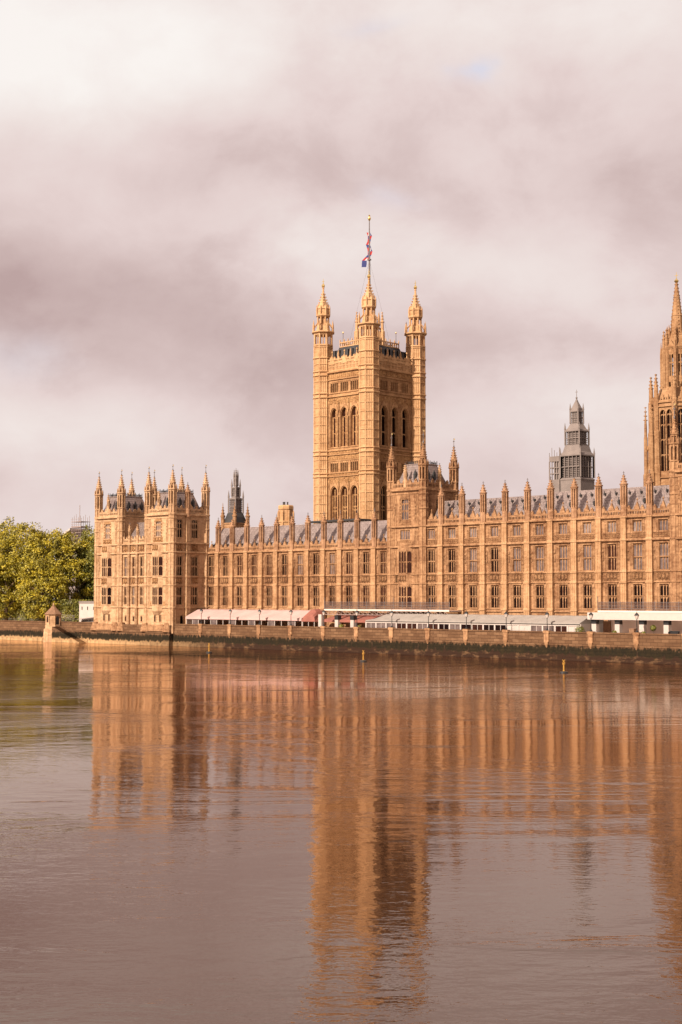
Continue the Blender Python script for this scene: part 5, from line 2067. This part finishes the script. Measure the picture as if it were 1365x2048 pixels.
# ------------------------------------------------------------------ trees
def tree(name, u, v, h, rad, label, m, seed, skirt=.12, dens=1.0, squash=1.0, droop=False):
    rng = random.Random(seed)
    t = thing(name, (u, v, 4.1), label, 'tree', 'trees on the left bank')
    tk = MB()
    zt = 4.1 + h * .55
    tk.prof(u, v, [(.75, 4.1), (.55, 5.5), (.48, 4.1 + h * .3), (.25, zt)], 8)
    for i in range(7):
        a = i * 2.4 + rng.random()
        z0 = 4.1 + h * (.22 + .05 * i)
        L = rad * (.75 + .25 * rng.random())
        tk.tube((u, v, z0), (u + L * math.cos(a), v + L * math.sin(a), z0 + h * .22), .22, 6, .06)
    tk.build('trunk', M['bark'], t)
    cr = MB()
    zc = 4.1 + h * (skirt + 1) / 2
    hz = h * (1 - skirt) / 2
    # clumps over the surface of an uneven crown, leaf-sized faces in each clump
    ncl = int(170 * dens)
    lobes = [(rng.uniform(0, 6.28), rng.uniform(-.7, .8), rng.uniform(.75, 1.12)) for _ in range(9)]
    for c in range(ncl):
        a = rng.uniform(0, 2 * math.pi)
        s = rng.uniform(-1, 1)
        rr = math.sqrt(max(.05, 1 - s * s * .92))
        k = rng.uniform(.55, 1.0) ** .6
        for la, ls, lk in lobes:
            d = (1 - math.cos(a - la)) + (s - ls) ** 2
            if d < .5:
                k *= 1 + (lk - 1) * (1 - d / .5) * 1.6
        cx, cy, cz = u + rad * rr * k * math.cos(a), v + rad * rr * k * math.sin(a), zc + hz * s * (k if s > 0 else 1) * squash
        cz = max(cz, 4.1 + 1.2)
        cs = rng.uniform(.9, 1.9) * (rad / 8)
        nl = int(rng.uniform(65, 100))
        for l in range(nl):
            while True:
                dx, dy, dz = rng.uniform(-1, 1), rng.uniform(-1, 1), rng.uniform(-1, 1)
                if dx * dx + dy * dy + dz * dz < 1:
                    break
            px, py, pz = cx + dx * cs * 1.15, cy + dy * cs * 1.15, cz + dz * cs * (.75 if not droop else 1.7)
            sz = rng.uniform(.18, .40)
            n = Vector((rng.gauss(0, .6) + dx * .7, rng.gauss(0, .6) + dy * .7, rng.gauss(0, .4) + .45 + dz * .3)).normalized()
            e1 = n.orthogonal().normalized()
            e2 = n.cross(e1)
            th = rng.uniform(0, 6.28)
            f1 = e1 * math.cos(th) + e2 * math.sin(th)
            f2 = e2 * math.cos(th) - e1 * math.sin(th)
            P = Vector((px, py, pz))
            pts = [P - f1 * sz, P + f2 * sz * .55, P + f1 * sz, P - f2 * sz * .55]
            cr.poly([tuple(q) for q in pts])
    cr.build('crown', m, t)


TREES = [
    (-371.0, 240.0, 31.0, 9.5, 'leaf', 'tall yellow-green plane tree at the left edge of the picture', 1.5),
    (-359.0, 242.0, 30.0, 9.0, 'leaf', 'broad yellow-green plane tree second from the left edge', 1.5),
    (-354.0, 231.5, 20.0, 7.5, 'leaf', 'low bright plane tree leaning over the embankment wall at left', 1.4),
    (-346.0, 239.0, 27.5, 8.0, 'leaf', 'rounded plane tree with low branches left of the kiosk', 1.5),
    (-336.5, 232.0, 19.0, 7.2, 'leaf', 'short bright green tree just left of the kiosk roof', 1.4),
    (-340.0, 246.0, 26.0, 7.5, 'leaf', 'tall plane tree behind the kiosk, under the scaffold', 1.3),
    (-338.5, 253.0, 28.5, 7.0, 'leafdark', 'dark drooping tree rising in front of the scaffold', 1.5),
    (-329.5, 250.0, 28.5, 6.6, 'leafdark', 'dark drooping tree beside the white hut', 1.5),
    (-321.5, 247.0, 27.5, 6.6, 'leafdark', 'dark tree behind the white hut and the pavilion edge', 1.2),
    (-346.0, 258.0, 24.5, 8.0, 'leafdark', 'dark tree filling the gap behind the rounded plane tree', 1.5),
    (-333.0, 262.0, 25.0, 8.0, 'leafdark', 'dark tree far back behind the drooping trees', 1.5),
    (-384.0, 246.0, 30.0, 9.5, 'leaf', 'plane tree beyond the left edge of the photo', 1.0),
]
for i, (u, v, h, r, mm, lab, dn) in enumerate(TREES):
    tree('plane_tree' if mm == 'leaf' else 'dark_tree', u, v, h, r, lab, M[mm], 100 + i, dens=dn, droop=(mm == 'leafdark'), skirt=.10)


def hedge(name, u0, u1, v, z1, label, seed, m, n):
    rng = random.Random(seed)
    hb = MB()
    for i in range(n):
        x, y, z = rng.uniform(u0, u1), v + rng.uniform(-.8, .8), 4.2 + (z1 - 4.2) * rng.random() ** .8
        s = rng.uniform(.15, .3)
        d = Vector((rng.gauss(0, 1), rng.gauss(0, 1), rng.gauss(0, 1))).normalized()
        e1 = d.orthogonal().normalized() * s
        e2 = d.cross(e1)
        p = Vector((x, y, z))
        hb.poly([tuple(p - e1), tuple(p + e2 * .6), tuple(p + e1), tuple(p - e2 * .6)])
    o = hb.build(name, m)
    return tag(o, label, 'hedge')


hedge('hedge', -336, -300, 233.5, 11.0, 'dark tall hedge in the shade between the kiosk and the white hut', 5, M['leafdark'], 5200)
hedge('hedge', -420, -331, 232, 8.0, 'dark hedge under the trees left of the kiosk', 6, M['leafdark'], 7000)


# ------------------------------------------------------------------ plants, planters and buoys
def shrub(u, v, z, r, label, planter=True, seed=1, stem=0):
    rng = random.Random(seed)
    t = thing('potted_shrub', (u, v, z), label, 'shrub')
    if planter:
        p = MB()
        p.prof(u, v, [(r * .45, z), (r * .62, z + .55), (r * .66, z + .6)], 10)
        p.build('pot', M['terracotta'], t)
    z += .55
    if stem:
        s = MB()
        s.tube((u, v, z), (u, v, z + stem), .05, 6)
        s.build('stem', M['bark'], t)
        z += stem
    f = MB()
    for i in range(260):
        d = Vector((rng.gauss(0, 1), rng.gauss(0, 1), rng.gauss(0, 1))).normalized()
        p = Vector((u, v, z + r * .75)) + d * r * rng.uniform(.6, 1)
        e1 = d.orthogonal().normalized() * rng.uniform(.08, .16)
        e2 = d.cross(e1)
        f.poly([tuple(p - e1), tuple(p + e2), tuple(p + e1), tuple(p - e2)])
    f.build('foliage', M['leafdark'], t)


shrub(-149.6, 221.0, 4.2, 1.0, 'wide dark green shrub beside the left pillar of the white canopy', seed=1)
shrub(-142.3, 221.2, 4.2, .55, 'low brown-potted shrub at the second canopy pillar', seed=2)
shrub(-134.5, 221.6, 4.2, .6, 'round topiary ball on a stem under the white canopy', seed=3, stem=1.0)
shrub(-210.4, 221.0, 4.2, .7, 'leafy green shrub below the middle red awning', seed=4)
shrub(-205.2, 221.0, 4.2, .6, 'small green shrub next to the grey marquee end', seed=5)
shrub(-136.4, 221.4, 4.2, .5, 'small reddish potted plant right of the lamp post', seed=6)
for u, lab in ((-138.6, 'dark wooden box planter by the third canopy pillar'), (-130.2, 'low dark bench at the right end of the terrace')):
    b = MB()
    if 'bench' in lab:
        b.box(u - 1.0, u + 1.0, 221.0, 221.5, 5.1, 5.2)
        b.box(u - 1.0, u + 1.0, 221.5, 221.58, 5.2, 5.75)
        for x in (-.9, .9):
            b.box(u + x - .06, u + x + .06, 221.0, 221.55, 4.2, 5.6)
        tag(b.build('bench', M['blackpaint']), lab, 'bench')
    else:
        b.box(u - .5, u + .5, 221.0, 221.9, 4.2, 5.9)
        b.box(u - .56, u + .56, 220.95, 221.95, 5.9, 6.05)
        tag(b.build('planter_box', M['timber']), lab, 'planter')

BUOYS = [((-226.8, 198.0), 'yellow post buoy afloat far left, before the pink marquee'), ((-175.9, 190.6), 'yellow post buoy afloat in the middle of the river'),
         ((-127.1, 183.3), 'yellow post buoy afloat at the right, nearest the viewer')]
bt = thing('buoy', (0, 0, 0), 'x', 'buoy', 'yellow buoys on the river')
fb = MB()
fb.prof(0, 0, [(.55, -.25), (.78, 0), (.75, .22), (.25, .34)], 14)
fb.build('float', M['blackpaint'], bt)
pb = MB()
pb.prof(0, 0, [(.2, .33), (.16, .5), (.13, 1.5), (.26, 1.55), (.26, 1.75), (.08, 1.8)], 8)
pb.build('post', M['yellow'], bt)
xb = MB()
for s in (-1, 1):
    xb.tube((-.28 * s, 0, 1.85), (.28 * s, 0, 2.4), .06, 5)
xb.tube((0, 0, 1.75), (0, 0, 2.1), .05, 5)
xb.build('topmark', M['yellow'], bt)
for i, ((u, v), lab) in enumerate(BUOYS):
    o = bt if i == 0 else bt.copy()
    if i:
        scn.collection.objects.link(o)
        for ch in bt.children:
            c = ch.copy()
            scn.collection.objects.link(c)
            c.parent = o
    o.location = (u, v, 0)
    o.scale = (.8, .8, .85)
    o['label'] = lab
